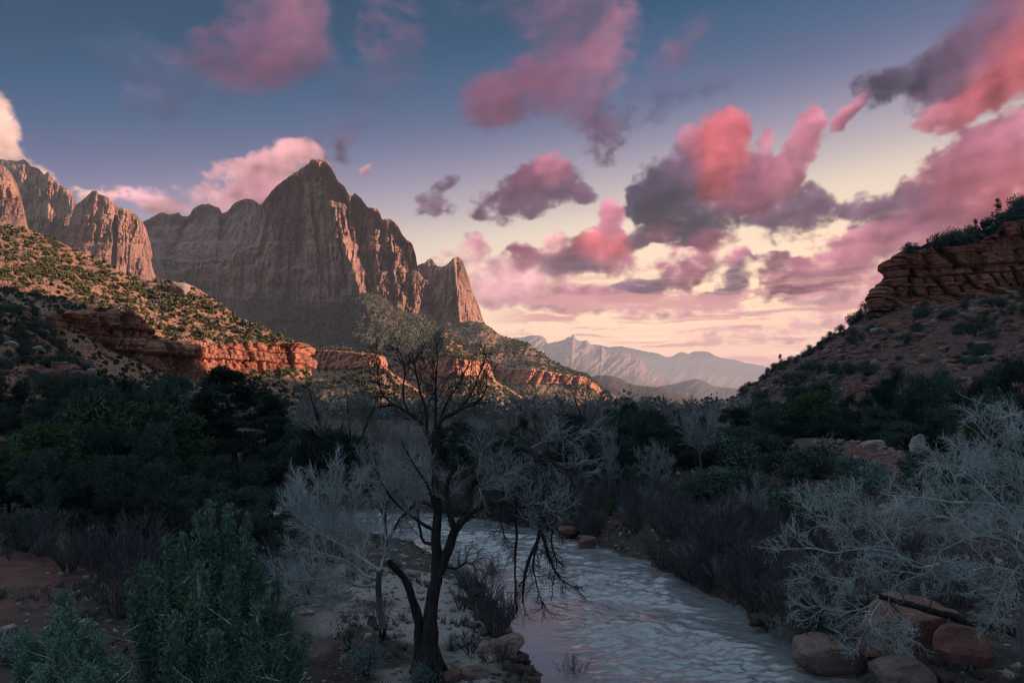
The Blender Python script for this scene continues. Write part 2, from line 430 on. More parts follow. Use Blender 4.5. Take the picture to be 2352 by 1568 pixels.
simple('mountain', [(925, 640, 2950), (958, 612, 2950), (966, 606, 2950), (975, 604, 2930), (985, 595, 2920), (990, 594, 2920), (998, 603, 2900), (1005, 611, 2880), (1018, 612, 2860), (1030, 604, 2840), (1043, 592, 2830),
                    (1052, 590, 2830), (1062, 598, 2850), (1068, 615, 2870), (1078, 640, 2900), (1085, 668, 2930), (1094, 690, 2960), (1104, 715, 3000), (1112, 740, 3050), (1160, 775, 3150)],
       [[(925, 700, 2850), (958, 705, 2800), (985, 715, 2740), (1030, 735, 2600), (1060, 742, 2640), (1085, 745, 2720), (1110, 748, 2850), (1160, 780, 3000)],
        [(925, 780, 2500), (1000, 790, 2400), (1060, 800, 2350), (1120, 810, 2350), (1190, 840, 2450)]],
       M_watch, 300, [110, 40], [(1, 1), (0.1, 0.0), 0], 11.5, lambda u, v, k: flute(u, v, 14, 70, 20, 31.) * (0.2 + 0.8 * k) - 55 * sstep(6, 0, np.abs(u - (1043 + 0.1 * (v - 600)) )) * k, jag=0.7, top_soft=12)
# ---------------- left cliffs
simple('mountain', [(-160, 350, 3500), (-60, 356, 3400), (0, 365, 3300), (40, 370, 3240), (54, 367, 3220), (75, 383, 3180), (90, 388, 3150), (102, 400, 3130), (110, 394, 3110), (124, 413, 3090), (140, 425, 3070), (161, 440, 3050), (172, 461, 3030), (176, 478, 3030), (215, 520, 3100), (260, 540, 3200)],
       [[(-160, 620, 3250), (0, 620, 3000), (100, 620, 2850), (150, 620, 2790), (180, 625, 2790), (215, 640, 2950), (260, 650, 3100)], [(-160, 760, 2500), (260, 800, 2500)]],
       M_watch, 340, [120, 16], [(1, 1), (0.1, 0), 0], 21.5, lambda u, v, k: flute(u, v, 22, 80, 18, 51.) - 40 * sstep(0.0, 0.5, perlin(u / 30., v / 50., 3.3)) , jag=0.9, top_soft=10)
simple('mountain', [(150, 540, 2800), (168, 485, 2760), (172, 474, 2740), (188, 461, 2700), (204, 447, 2680), (212, 440, 2670), (220, 437, 2660), (228, 447, 2650), (242, 450, 2640), (258, 464, 2640), (269, 474, 2650), (283, 478, 2650), (296, 482, 2660), (312, 493, 2690), (325, 507, 2730), (336, 528, 2790), (343, 552, 2840), (350, 575, 2900), (358, 588, 2960), (380, 620, 3100)],
       [[(150, 640, 2650), (172, 645, 2560), (190, 645, 2510), (250, 648, 2540), (300, 655, 2590), (330, 658, 2650), (358, 660, 2760), (380, 665, 2900)], [(150, 800, 2300), (380, 800, 2400)]],
       M_watch, 340, [130, 16], [(1, 1), (0.1, 0), 0], 31.5, lambda u, v, k: flute(u, v, 17, 60, 12, 71.) + 70 * sstep(7, 1, np.abs(u - (266 - 0.05 * (v - 500)))) * sstep(490, 530, v) - 25 * sstep(-3, 3, v - 560 - 4 * perlin(u / 20., 1, 1)), jag=0.9, top_soft=12)
simple('mountain', [(-200, 300, 2500), (-80, 330, 2420), (-20, 365, 2390), (0, 377, 2380), (8, 381, 2380), (20, 392, 2385), (32, 410, 2395), (42, 432, 2410), (50, 460, 2430), (56, 485, 2460), (62, 512, 2490), (70, 535, 2530), (80, 560, 2600)],
       [[(-200, 600, 2200), (0, 600, 2240), (40, 600, 2290), (70, 600, 2380), (80, 605, 2450)], [(-200, 760, 1900), (80, 760, 2000)]],
       M_watch, 260, [120, 12], [(1, 1), (0.1, 0), 0], 41.5, lambda u, v, k: flute(u, v, 15, 60, 13, 91.), jag=0.8, top_soft=10)

# ---------------- foothills under the peak
def ribs(a, su, sv, s):
    return lambda u, v, k: -a * ridged(u / su + v / (su * 3), v / sv, s, 4) * (0.7 + 0.5 * k) - 0.7 * a * fbm(u / (su * 1.6), v / sv, s + 2, 4) - 0.45 * a * fbm(u / 7., v / 6., s + 7, 4) - 0.3 * a * k * fbm(u / 30., v / 2.2, s + 4, 3)
wD, kD, _ = simple('foothill', [(1040, 745, 2500), (1085, 738, 2480), (1110, 742, 2400), (1152, 770, 2300), (1193, 782, 2200), (1235, 803, 2120), (1256, 820, 2080), (1290, 838, 2020), (1318, 853, 1980), (1345, 859, 1950), (1358, 868, 1960), (1380, 886, 1990), (1422, 915, 2050), (1460, 930, 2100)],
       [[(1000, 800, 2150), (1060, 810, 2080), (1127, 826, 1990), (1177, 847, 1900), (1222, 846, 1800), (1276, 857, 1800), (1330, 864, 1800), (1346, 867, 1820), (1362, 880, 1870), (1385, 900, 1930), (1422, 925, 1980), (1460, 940, 2000)],
        [(1000, 860, 2060), (1060, 870, 2040), (1127, 880, 1960), (1177, 883, 1870), (1222, 880, 1775), (1276, 882, 1775), (1330, 884, 1780), (1346, 884, 1800), (1362, 895, 1850), (1385, 910, 1900), (1422, 930, 1950), (1460, 945, 1980)],
        [(980, 960, 1450), (1100, 955, 1450), (1200, 952, 1480), (1300, 948, 1500), (1460, 950, 1600)]],
       M_redmid, 420, [50, 46, 44], [(0.1, 0.2), (0.95, 0.95), (0.15, 0.0), 0], 51.5, ribs(26, 24., 50., 3.), jag=0.7)
wC, kC, _ = simple('foothill', [(820, 840, 1750), (880, 812, 1700), (930, 800, 1640), (965, 788, 1580), (995, 771, 1540), (1012, 758, 1500), (1022, 752, 1490), (1034, 764, 1490), (1050, 781, 1500), (1075, 800, 1490), (1100, 819, 1480), (1122, 831, 1470), (1129, 845, 1480), (1133, 866, 1500), (1160, 885, 1520), (1190, 905, 1550), (1230, 930, 1600)],
       [[(820, 870, 1650), (880, 850, 1600), (930, 840, 1540), (980, 828, 1410), (1030, 822, 1300), (1062, 825, 1300), (1100, 830, 1390), (1122, 836, 1410), (1130, 848, 1430), (1135, 868, 1460), (1160, 890, 1490), (1190, 910, 1520), (1230, 934, 1570)],
        [(820, 900, 1620), (880, 880, 1580), (930, 872, 1520), (980, 870, 1390), (1030, 866, 1285), (1062, 864, 1285), (1100, 862, 1370), (1122, 864, 1390), (1132, 868, 1410), (1138, 876, 1430), (1162, 895, 1470), (1192, 914, 1500), (1230, 938, 1550)],
        [(820, 960, 1200), (950, 958, 1150), (1100, 955, 1150), (1260, 950, 1250)]],
       M_redmid, 360, [50, 42, 44], [(0.05, 0.15), (0.95, 0.95), (0.1, 0.0), 0], 61.5, ribs(22, 22., 45., 13.), jag=0.7)
wB, kB, _ = simple('foothill', [(640, 800, 1150), (690, 801, 1130), (720, 800, 1110), (752, 799, 1090), (790, 802, 1070), (820, 806, 1050), (850, 808, 1035), (875, 814, 1020), (887, 824, 1030), (891, 846, 1045), (900, 853, 1060), (930, 872, 1080), (950, 886, 1090), (1000, 920, 1120), (1040, 946, 1150)],
       [[(640, 806, 1060), (690, 806, 1030), (752, 804, 1000), (820, 811, 950), (860, 813, 940), (880, 820, 950), (889, 832, 970), (893, 850, 1000), (902, 858, 1020), (930, 877, 1040), (955, 893, 1050), (1003, 925, 1080), (1042, 950, 1110)],
        [(640, 845, 1040), (690, 842, 1010), (752, 848, 980), (820, 846, 930), (860, 842, 920), (880, 845, 930), (889, 850, 950), (895, 856, 975), (906, 866, 990), (932, 882, 1015), (957, 898, 1030), (1005, 928, 1060), (1044, 952, 1090)],
        [(640, 965, 640), (800, 965, 660), (900, 965, 700), (1070, 962, 850)]],
       M_redmid, 360, [24, 40, 56], [(0.1, 0.3), (0.95, 0.95), (0.1, 0.0), 0], 71.5, ribs(13, 18., 35., 23.), jag=0.6)
SC += [('foothill', wD[5:], kD[5:], 2000), ('foothill', wC[5:], kC[5:], 1500), ('foothill', wB[5:], kB[5:], 1000)]

# ---------------- far ranges
simple('mountain', [(1140, 790, 18562), (1193, 774, 18281), (1204, 774, 18281), (1214, 770, 18281), (1227, 770, 18140), (1240, 771, 18056), (1251, 775, 18000), (1259, 788, 18000), (1275, 785, 17718), (1297, 780, 17437), (1305, 774, 17437), (1312, 774, 17408), (1315, 768, 17381), (1318, 769, 17381), (1321, 777, 17296), (1335, 783, 17156),
                    (1347, 781, 17156), (1356, 790, 17015), (1380, 799, 16875), (1384, 795, 16875), (1388, 802, 16875), (1401, 808, 16733), (1420, 809, 16593), (1434, 811, 16593), (1450, 817, 16452), (1471, 826, 16312), (1484, 845, 16171), (1525, 870, 15750), (1560, 880, 15468), (1600, 897, 15187), (1680, 925, 14625)],
       [[(1140, 880, 14906), (1300, 880, 14062), (1484, 900, 13218), (1600, 925, 13218), (1680, 935, 13500)], [(1140, 940, 12093), (1680, 940, 12093)]],
       M_far, 420, [70, 12], [(0.9, 0.2), (0.0, 0), 0], 81.5, lambda u, v, k: -420 * ridged((u + 1.2 * (v - 780)) / 36., v / 60., 8.8, 4) - 60 * fbm(u / 12., v / 12., 3.8, 3), back=700, jag=1.1)
simple('mountain', [(1330, 790, 31590), (1376, 792, 31590), (1400, 797, 31590), (1421, 795, 31590), (1450, 800, 31356), (1484, 807, 31122), (1510, 811, 30888), (1530, 820, 30654), (1542, 819, 30420), (1556, 811, 30420), (1567, 808, 30420), (1580, 812, 30420), (1592, 808, 30186), (1608, 806, 30186), (1629, 809, 30186), (1645, 818, 29952), (1670, 824, 29718), (1690, 826, 29484), (1710, 833, 29484), (1733, 836, 29250), (1770, 844, 29016), (1850, 870, 28782), (1950, 900, 28782)],
       [[(1330, 880, 25740), (1600, 885, 24570), (1950, 915, 24570)], [(1330, 935, 19890), (1950, 935, 19890)]],
       M_far, 360, [60, 10], [(0.6, 0.1), (0.0, 0), 0], 91.5, lambda u, v, k: -760 * ridged((u + 1.5 * (v - 780)) / 44., v / 60., 28.8, 4) - 90 * fbm(u / 12., v / 12., 3.8, 3), back=1200, jag=0.7)
simple('foothill', [(1450, 900, 10640), (1500, 890, 10640), (1530, 884, 10500), (1560, 879, 10500), (1580, 873, 10360), (1600, 870, 10360), (1620, 876, 10360), (1637, 886, 10220), (1660, 889, 10220), (1691, 892, 10080), (1730, 900, 10080), (1800, 912, 10080)],
       [[(1450, 932, 8119), (1800, 932, 8119)]], M_far, 200, [40], [(0.3, 0.0), 0], 95.5, lambda u, v, k: -210 * ridged((u + 1.5 * (v - 780)) / 30., v / 30., 38.8, 4), back=700, jag=0.4)
simple('foothill', [(1290, 900, 4810), (1330, 880, 4680), (1355, 866, 4615), (1380, 862, 4550), (1401, 863, 4524), (1420, 868, 4485), (1442, 879, 4420), (1460, 884, 4355), (1492, 888, 4290), (1520, 890, 4290), (1546, 899, 4290), (1588, 914, 4290), (1630, 922, 4290), (1671, 929, 4290), (1720, 938, 4290)],
       [[(1290, 915, 3900), (1355, 890, 3835), (1401, 888, 3770), (1450, 905, 3640), (1500, 905, 3575), (1546, 912, 3575), (1600, 925, 3575), (1720, 940, 3640)], [(1290, 942, 2990), (1720, 942, 2990)]],
       M_far, 260, [30, 16], [(0.1, 0.0), (0.0, 0), 0], 98.5, lambda u, v, k: -90 * ridged((u + 1.5 * (v - 780)) / 26., v / 26., 48.8, 4), back=500, jag=0.7)
SC.append(('far hills', None, None, 3400))

# ---------------- the sunlit hill on the left with its cliff band
rowsA = [
  [(-500, 500, 1100), (-100, 560, 1050), (200, 700, 950), (450, 800, 900), (600, 900, 850), (700, 930, 800), (740, 940, 800)],
  [(-500, 395, 800), (-300, 430, 760), (-100, 488, 720), (0, 515, 700), (75, 531, 680), (148, 558, 660), (172, 571, 655), (215, 587, 645), (269, 614, 635), (293, 630, 630), (312, 636, 630), (325, 645, 628), (376, 642, 625), (419, 646, 620), (457, 663, 612), (497, 690, 604), (533, 716, 596), (559, 733, 590), (615, 754, 578), (667, 779, 565), (684, 788, 562), (694, 792, 600), (700, 800, 680)],
  [(-500, 700, 240), (-300, 715, 240), (-100, 722, 245), (0, 722, 262), (75, 720, 300), (130, 719, 340), (185, 719, 380), (240, 721, 404), (294, 723, 420), (318, 730, 424), (338, 762, 430), (383, 786, 440), (444, 785, 460), (520, 787, 480), (581, 789, 500), (640, 790, 520), (684, 790, 535), (692, 794, 580), (700, 802, 670)],
  [(-500, 720, 235), (-300, 728, 235), (-100, 732, 240), (0, 730, 257), (75, 727, 296), (130, 750, 334), (185, 758, 373), (239, 795, 398), (301, 822, 408), (330, 836, 414), (362, 848, 422), (444, 868, 446), (513, 866, 468), (595, 859, 496), (650, 850, 515), (688, 846, 530), (696, 848, 575), (704, 850, 660)],
  [(-500, 1165, 90), (-200, 1140, 100), (0, 1110, 112), (150, 1080, 128), (300, 1045, 152), (450, 1012, 195), (600, 990, 240), (720, 975, 290), (760, 965, 420)]]
gA, kA = loft([rowuv(r, 1250) for r in rowsA], 1250, [6, 150, 90, 110], [0.0, (0.05, 0.1), (1, 1), (0.12, 0.0)])
# the break of slope wanders
wA = uvw(gA); kA = blur_rows(kA, 1)
left_taper = np.clip((gA[..., 0] - 90) / 60, 0.0, 1)
kA = np.where(kA > 0.5, kA * (0.35 + 0.65 * left_taper), kA)
outc = sstep(1.0, 0.5, np.hypot((gA[..., 0] - 150) / 62, (gA[..., 1] - 852) / 32)) * (gA[..., 1] < 880)
def cliffA(w): return 7 * (blocks(w, 9, 10.0, 3) - 0.5) + 4.5 * (blocks(w, 3.5, 5.0, 4) - 0.5) + 9 * ridged(w[..., 0] / 22, w[..., 1] / 22, w[..., 2] / 60, 3) + 2.2 * (blocks(w, 1.5, 4.0, 8) - 0.5) - 2
def soilA(w): return 6.5 * fbm(w[..., 0] / 40, w[..., 1] / 40, 0.2, 5) + 2.0 * np.maximum(0, blocks(w, 5, 14, 44) - 0.55) * sstep(0.0, 0.3, perlin(w[..., 0] / 30, w[..., 1] / 30, 7.7)) + 2.6 * fbm(w[..., 0] / 8, w[..., 1] / 8, 4.2, 4) - 3 * ridged(w[..., 0] / 60, w[..., 1] / 160, 1.2, 2)
edge = np.minimum(1, np.arange(wA.shape[0]) / 12.)[:, None]
wA2 = displace(wA, kA, cliffA, lambda w: soilA(w) * edge * np.clip(w[..., 1] / 300, 0.4, 1))
surf('hill', wA2, kA, M_red)
SC.append(('left hill', wA2[8:], kA[8:], 500))

# ---------------- the shaded hill on the right with the overhanging cliff
rowsR = [
  [(1560, 945, 520), (1800, 900, 480), (2100, 760, 460), (2500, 640, 460), (3200, 500, 470)],
  [(1600, 948, 350), (1640, 934, 345), (1690, 914, 338), (1720, 890, 332), (1750, 868, 328), (1780, 846, 324), (1802, 829, 321), (1820, 829, 319), (1858, 804, 314), (1911, 770, 308), (1951, 748, 303), (1954, 738, 303), (1995, 713, 300), (2030, 690, 298), (2100, 672, 296), (2185, 668, 292), (2247, 655, 288), (2352, 646, 280), (2600, 600, 270), (3200, 480, 260)],
  [(1600, 950, 330), (1660, 935, 310), (1720, 905, 295), (1780, 872, 280), (1858, 840, 265), (1950, 810, 250), (2080, 780, 235), (2250, 750, 222), (2352, 740, 215), (2600, 700, 210), (3200, 560, 210)],
  [(1600, 958, 300), (1680, 950, 250), (1760, 945, 215), (1860, 935, 180), (1950, 925, 165), (2100, 915, 150), (2352, 915, 135), (2600, 905, 130), (3200, 800, 130)],
  [(1500, 1064, 150), (1700, 1090, 125), (1900, 1125, 105), (2100, 1150, 95), (2352, 1180, 85), (2600, 1200, 80), (3200, 1220, 75)]]
gR, kR = loft([rowuv(r, 820) for r in rowsR], 820, [5, 110, 120, 40], [0.0, (0.1, 0.1), (0.1, 0.05), (0.05, 0.0)])
band = sstep(0.0, 0.5, fbm(gR[..., 0] / 70., gR[..., 1] / 12., 3.3, 3)) * sstep(1900, 2000, gR[..., 0]) * sstep(800, 770, gR[..., 1])
kR = np.clip(kR + 0.5 * band, 0, 1)
wR = uvw(gR)
def soilR(w): return 3.0 * fbm(w[..., 0] / 22, w[..., 1] / 22, 0.2, 5) + 1.3 * fbm(w[..., 0] / 4, w[..., 1] / 4, w[..., 2] / 4, 4) + 1.6 * band * (blocks(w, 1.6, 5, 4))
edge = np.minimum(1, np.arange(wR.shape[0]) / 12.)[:, None]
wR2 = displace(wR, kR * 0.4, lambda w: 2.4 * (blocks(w, 2.0, 5, 6) - 0.5), lambda w: soilR(w) * edge)
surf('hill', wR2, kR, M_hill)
SC.append(('right hill', wR2[8:], kR[8:], 250))

rowsK = [   # cliff cap
  [(2200, 640, 420), (2300, 600, 400), (2600, 500, 390), (3200, 300, 390)],
  [(2150, 640, 340), (2105, 600, 318), (2078, 584, 305), (2090, 580, 300), (2107, 574, 298), (2154, 568, 297), (2216, 552, 296), (2278, 515, 296), (2352, 477, 294), (2600, 360, 290), (3000, 150, 288), (3600, -80, 290)],
  [(2130, 640, 335), (2085, 600, 308), (2068, 590, 296), (2080, 587, 289), (2138, 575, 283), (2216, 566, 279), (2278, 541, 276), (2303, 516, 275), (2352, 507, 271), (2600, 420, 262), (3000, 230, 255), (3600, 60, 255)],
  [(2110, 650, 330), (2062, 615, 305), (2038, 612, 294), (2046, 614, 284), (2110, 614, 277), (2190, 608, 272), (2260, 592, 268), (2352, 570, 262), (2600, 500, 253), (3000, 330, 246), (3600, 180, 246)],
  [(2110, 660, 330), (2062, 640, 305), (2041, 638, 296), (2047, 640, 285), (2110, 645, 276), (2190, 640, 270), (2260, 628, 266), (2352, 615, 259), (2600, 560, 250), (3000, 430, 243), (3600, 300, 243)],
  [(2100, 690, 328), (2050, 668, 305), (2018, 672, 297), (2014, 690, 288), (2080, 690, 277), (2116, 678, 273), (2185, 680, 267), (2247, 664, 263), (2352, 655, 256), (2600, 610, 247), (3000, 500, 240), (3600, 400, 240)],
  [(2100, 720, 325), (2050, 715, 303), (2020, 712, 296), (2012, 712, 287), (2080, 712, 274), (2116, 705, 270), (2185, 710, 263), (2247, 700, 258), (2352, 690, 250), (2600, 650, 241), (3000, 560, 234), (3600, 480, 234)]]
def steepK(r, off):
    return [(u, v, (I_(u, [2046, 2110, 2200, 2352, 2600, 3000, 3600], [290, 286.5, 281.5, 273, 263, 256, 258]) + off) if i_ >= 3 else Y) for i_, (u, v, Y) in enumerate(r)]
I_ = np.interp
for i_, off_ in ((1, 13), (2, 0), (3, -1.5), (4, -2.5), (5, -4), (6, -11)): rowsK[i_] = steepK(rowsK[i_], off_)
gK, kK = loft([rowuv(r, 900) for r in rowsK], 900, [4, 20, 46, 30, 46, 16], [0.0, (0.1, 0.3), 1, 1, 1, (1, 0.6)])
wK = uvw(gK); kK = blur_rows(kK, 1)
def cliffK(w): return 4.6 * (blocks(w, 7.5, 9.0, 13) - 0.5) + 2.0 * (blocks(w, 3.0, 4.2, 18) - 0.5) + 0.5 * (blocks(w, 1.1, 2.0, 28) - 0.5) + 1.2 * fbm(w[..., 0] / 4, w[..., 1] / 4, w[..., 2] / 4, 4) + 3.0 * ridged(w[..., 0] / 18, w[..., 1] / 18, w[..., 2] / 70, 2)
wK2 = displace(wK, kK, cliffK, lambda w: 1.2 * fbm(w[..., 0] / 6, w[..., 1] / 6, 0.2, 4) * (np.arange(w.shape[0])[:, None] > 3))
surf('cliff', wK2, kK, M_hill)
SC.append(('cliff top', wK2[4:26], kK[4:26], 280))

# ---------------- unseen canyon wall added on the right, shaped to hold back the evening sun
wallp = [(900, -900, 200), (520, -600, 215), (470, -300, 225), (455, 0, 235), (450, 150, 245), (452, 235, 250), (455, 268, 236), (468, 292, 165), (490, 325, 110), (560, 380, 60)]
def offs(pts, dx, z): return [(x + dx, y, (zz * z)) for x, y, zz in pts]
rowsW = [row(offs(wallp, 600, 0.0), 200, True), row(offs(wallp, 220, 1.05), 200, True), row(wallp, 200, True), row(offs(wallp, -70, 0.62), 200, True), row(offs(wallp, -190, 0.2), 200, True), row(offs(wallp, -330, -0.02), 200, True)]
gW, kW = loft(rowsW, 200, [4, 6, 24, 14, 10], [0, 0.1, 0.9, 0.2, 0.1])
gW = displace(gW, kW, lambda w: 14 * (blocks(w, 8, 20, 23) - 0.5), lambda w: 8 * fbm(w[..., 0] / 50, w[..., 1] / 50, 1, 4))
surf('canyon_shade_wall', gW, blur_rows(kW), M_hill)

# ================================================================== GROUND AND RIVER
RIV = np.array([(10, -60), (8.5, 0), (8.2, 15), (7.8, 30.8), (6.9, 36), (5.6, 43), (3.4, 51), (-1.2, 60), (-7, 66), (-16, 72), (-34, 80), (-48, 84), (-58, 86)], float)
RW = np.array([7, 7, 6.9, 6.8, 6.7, 6.6, 6.5, 6.6, 6.2, 6, 6, 6, 6], float)
def rivdist(x, y):
    best = np.full(np.shape(x), 1e9); side = np.zeros(np.shape(x)); wid = np.full(np.shape(x), 6.6)
    for i in range(len(RIV) - 1):
        a, b = RIV[i], RIV[i + 1]; d = b - a; L2 = (d ** 2).sum()
        t = np.clip(((x - a[0]) * d[0] + (y - a[1]) * d[1]) / L2, 0, 1)
        px, py = a[0] + t * d[0], a[1] + t * d[1]
        dd = np.hypot(x - px, y - py); s = np.sign((x - a[0]) * d[1] - (y - a[1]) * d[0])
        m = dd < best
        best = np.where(m, dd, best); side = np.where(m, s, side); wid = np.where(m, RW[i] * (1 - t) + RW[i + 1] * t, wid)
    return best - wid, side
def ground(x, y):
    x = np.asarray(x, float); y = np.asarray(y, float)
    d, s = rivdist(x, y)
    d = d + 0.7 * perlin(x / 3.1, y / 3.1, 0.7) + 0.35 * perlin(x / 1.1, y / 1.1, 3.7)
    dp = np.maximum(d, 0)
    L = 0.75 * sstep(0, 1.4, d) + 0.085 * dp + 0.0018 * np.minimum(dp, 60) ** 2
    Rr = 1.5 * sstep(0, 2.0, d) + 0.12 * np.minimum(dp, 60) + 0.9 * sstep(10, 16, d)
    far = np.clip((y - 70) / 60, 0, 1)
    z = np.where(s > 0, Rr, L)
    z = np.where(d > 0, np.minimum(z, np.where(s > 0, 4.6, 4.2)), 0.6 * np.maximum(d, -1.6))
    zf = np.where(y < 800, 4.0 - 0.045 * np.maximum(y - 250, 0), -20.75 - 0.0042 * (y - 800))
    z = z * (1 - sstep(170, 330, y)) + zf * sstep(170, 330, y)
    m = sstep(0, 1.5, d)
    near = sstep(420, 150, y)
    z = z + 2.2 * np.exp(-((x - 36) / 7.) ** 2) * sstep(62, 80, y) * sstep(104, 88, y)
    z = z + m * near * (0.35 * fbm(x / 9, y / 9, 0.3, 4) + 0.16 * fbm(x / 1.6, y / 1.6, 1.3, 3)) + (1 - near) * 6 * fbm(x / 160, y / 160, 0.3, 4)
    return z
def gz(x, y): return float(ground(np.array([x]), np.array([y]))[0])

ys = np.concatenate([np.arange(-70, 10, 2.5), np.arange(10, 24, 0.6), 24 * np.exp(np.linspace(0, np.log(90 / 24.), 300)), 90 * np.exp(np.linspace(0, np.log(36500 / 90.), 150))[1:]])
tt = np.sinh(np.linspace(-1.9, 1.9, 420)) / np.sinh(1.9) * 1.25
Xg = tt[None, :] * (np.abs(ys[:, None]) * 1.0 + 26) ; Xg = np.clip(Xg, -13000, 13000); Yg = ys[:, None] + 0 * Xg
Zg = ground(Xg, Yg)
m, nt, b = mat('river_bank_soil')
vec = scaled(nt, (1, 1, 1))
n1 = noise(nt, vec, 0.16, 5, 0.6); n2 = noise(nt, vec, 1.3, 6, 0.7); n3 = noise(nt, vec, 9.0, 4, 0.7)
c = mixc(nt, ramp(nt, n1.outputs[0], [(0.42, 0), (0.56, 1)]).outputs[0], (0.062, 0.038, 0.035), (0.07, 0.056, 0.052))
c = mixc(nt, ramp(nt, n2.outputs[0], [(0.5, 0), (0.62, 1)]).outputs[0], c, (0.03, 0.032, 0.026))
gx = nd(nt, 'ShaderNodeAttribute', attribute_name='sand')
c = mixc(nt, gx.outputs['Fac'], c, (0.25, 0.215, 0.205))
wet = nd(nt, 'ShaderNodeAttribute', attribute_name='red')
c = mixc(nt, math_(nt, 'MULTIPLY', wet.outputs['Fac'], ramp(nt, n2.outputs[0], [(0.3, 1), (0.62, 0.25)]).outputs[0]), c, (0.20, 0.075, 0.062))
v1 = nd(nt, 'ShaderNodeTexVoronoi'); v1.inputs['Scale'].default_value = 7.0; nt.links.new(vec, v1.inputs['Vector'])
peb = ramp(nt, v1.outputs['Distance'], [(0.10, 1), (0.2, 0)])
hasp = ramp(nt, n2.outputs[0], [(0.40, 0), (0.5, 1)])
c = mixc(nt, math_(nt, 'MULTIPLY', math_(nt, 'MULTIPLY', peb.outputs[0], hasp.outputs[0]), 0.8), c, (0.27, 0.23, 0.22))
c = mixc(nt, 1.0, c, ramp(nt, n3.outputs[0], [(0.25, 0.6), (0.75, 1.35)]).outputs[0], 'MULTIPLY')
nt.links.new(c, b.inputs['Base Color']); b.inputs['Roughness'].default_value = 0.95; b.inputs['Specular IOR Level'].default_value = 0.1
bump(nt, b, math_(nt, 'ADD', n2.outputs[0], math_(nt, 'MULTIPLY', n3.outputs[0], 0.3)), 0.7, 0.25)
M_ground = m
go = surf('ground', np.stack([Xg, Yg, Zg], -1), np.zeros(Xg.shape), M_ground, True)
dG, sG = rivdist(Xg, Yg)
sand = (sG < 0) * sstep(0.8, 2.2, dG + 0.5 * perlin(Xg / 2., Yg / 2., 5)) * sstep(11, 7.5, dG + 1.5 * perlin(Xg / 4., Yg / 4., 5)) * (Yg < 46) * sstep(-0.15, 0.15, fbm(Xg / 4., Yg / 4., 5.5, 3) + 0.12)
red = sstep(2, 0, np.hypot((Xg + 24) / 5, (Yg - 33) / 6)) + sstep(1.1, 0.7, np.hypot((Xg - 34) / 7, (Yg - 74) / 8.))
for nm, a in (('sand', sand), ('red', np.clip(red, 0, 1))):
    at = go.data.attributes.new(nm, 'FLOAT', 'POINT'); at.data.foreach_set('value', a.ravel().astype(np.float32))

# river: a sheet that follows the bed
def rivpath(n):
    d = np.concatenate([[0], np.cumsum(np.linalg.norm(np.diff(RIV, axis=0), axis=1))])
    t = np.linspace(0, d[-1], n)
    return np.stack([pchip(d, RIV[:, 0], t), pchip(d, RIV[:, 1], t)], 1), t
cp, tp = rivpath(1700)
tg = np.gradient(cp, axis=0); tg /= np.linalg.norm(tg, axis=1)[:, None]
kk = np.ones(41) / 41; tg = np.stack([np.convolve(np.pad(tg[:, i], 20, 'edge'), kk, 'valid') for i in (0, 1)], 1)
nrm = np.stack([tg[:, 1], -tg[:, 0]], 1); nrm /= np.linalg.norm(nrm, axis=1)[:, None]
aw = np.linspace(-8.6, 8.6, 190)
Xr = cp[:, None, 0] + nrm[:, None, 0] * aw; Yr = cp[:, None, 1] + nrm[:, None, 1] * aw
sr = tp[:, None] + 0 * Xr; ar = aw[None, :] + 0 * Xr
mid = np.clip(1 - (np.abs(ar - 1.3) / 7.2) ** 2, 0.10, 1)
chop = 0.3 + 0.7 * sstep(-0.25, 0.3, perlin(sr / 6, ar / 3.0, 2.6))
bend = 0.5 * perlin(sr / 2.5, ar / 2.5, 1.0)
wv = 2.5 * ((0.10 * fbm(sr / 0.62 + bend, ar / 2.0, 7.4, 3, 2.1, 0.55) + 0.06 * ridged(sr / 1.1 + 2 * bend, ar / 2.6, 3.4, 3) + 0.05 * fbm(sr / 0.40, ar / 0.95, 13.4, 2)) * chop + 0.10 * fbm(sr / 2.4 + 0.4 * ar, ar / 3.2, 31.4, 3) + 0.10 * fbm(sr / 5, ar / 4.5, 5.4, 2))
quiet = sstep(-2.0, -4.6, ar) * sstep(48, 40, Yr)     # calmer water along the near left bank
wv *= mid * (1 - 0.75 * quiet)
Zr = wv - wv.mean()
m, nt, b = mat('muddy_river_water')
vec = scaled(nt, (1, 1, 1))
foam = nd(nt, 'ShaderNodeAttribute', attribute_name='foam')
n1 = noise(nt, scaled(nt, (0.45, 1.5, 1)), 4.0, 7, 0.75, 0.2); n2 = noise(nt, vec, 0.5, 3)
n5 = noise(nt, scaled(nt, (0.5, 1.4, 1)), 12.0, 5, 0.8, 0.2)
ff = math_(nt, 'ADD', foam.outputs['Fac'], math_(nt, 'MULTIPLY', math_(nt, 'SUBTRACT', n5.outputs[0], 0.5), 1.3))
ff = ramp(nt, ff, [(0.5, 0), (0.95, 1)])
c = mixc(nt, n2.outputs[0], (0.25, 0.245, 0.26), (0.33, 0.32, 0.34))
c = mixc(nt, math_(nt, 'MULTIPLY', ff.outputs[0], 0.7), c, (0.5, 0.5, 0.51))
nt.links.new(c, b.inputs['Base Color'])
nt.links.new(math_(nt, 'ADD', math_(nt, 'MULTIPLY', ff.outputs[0], 0.3), 0.14), b.inputs['Roughness'])
b.inputs['IOR'].default_value = 1.5; b.inputs['Coat Weight'].default_value = 1.0; b.inputs['Coat Roughness'].default_value = 0.10; b.inputs['Coat IOR'].default_value = 1.6
bump(nt, b, math_(nt, 'ADD', n1.outputs[0], math_(nt, 'MULTIPLY', n5.outputs[0], 0.4)), 1.0, 0.24)
M_water = m
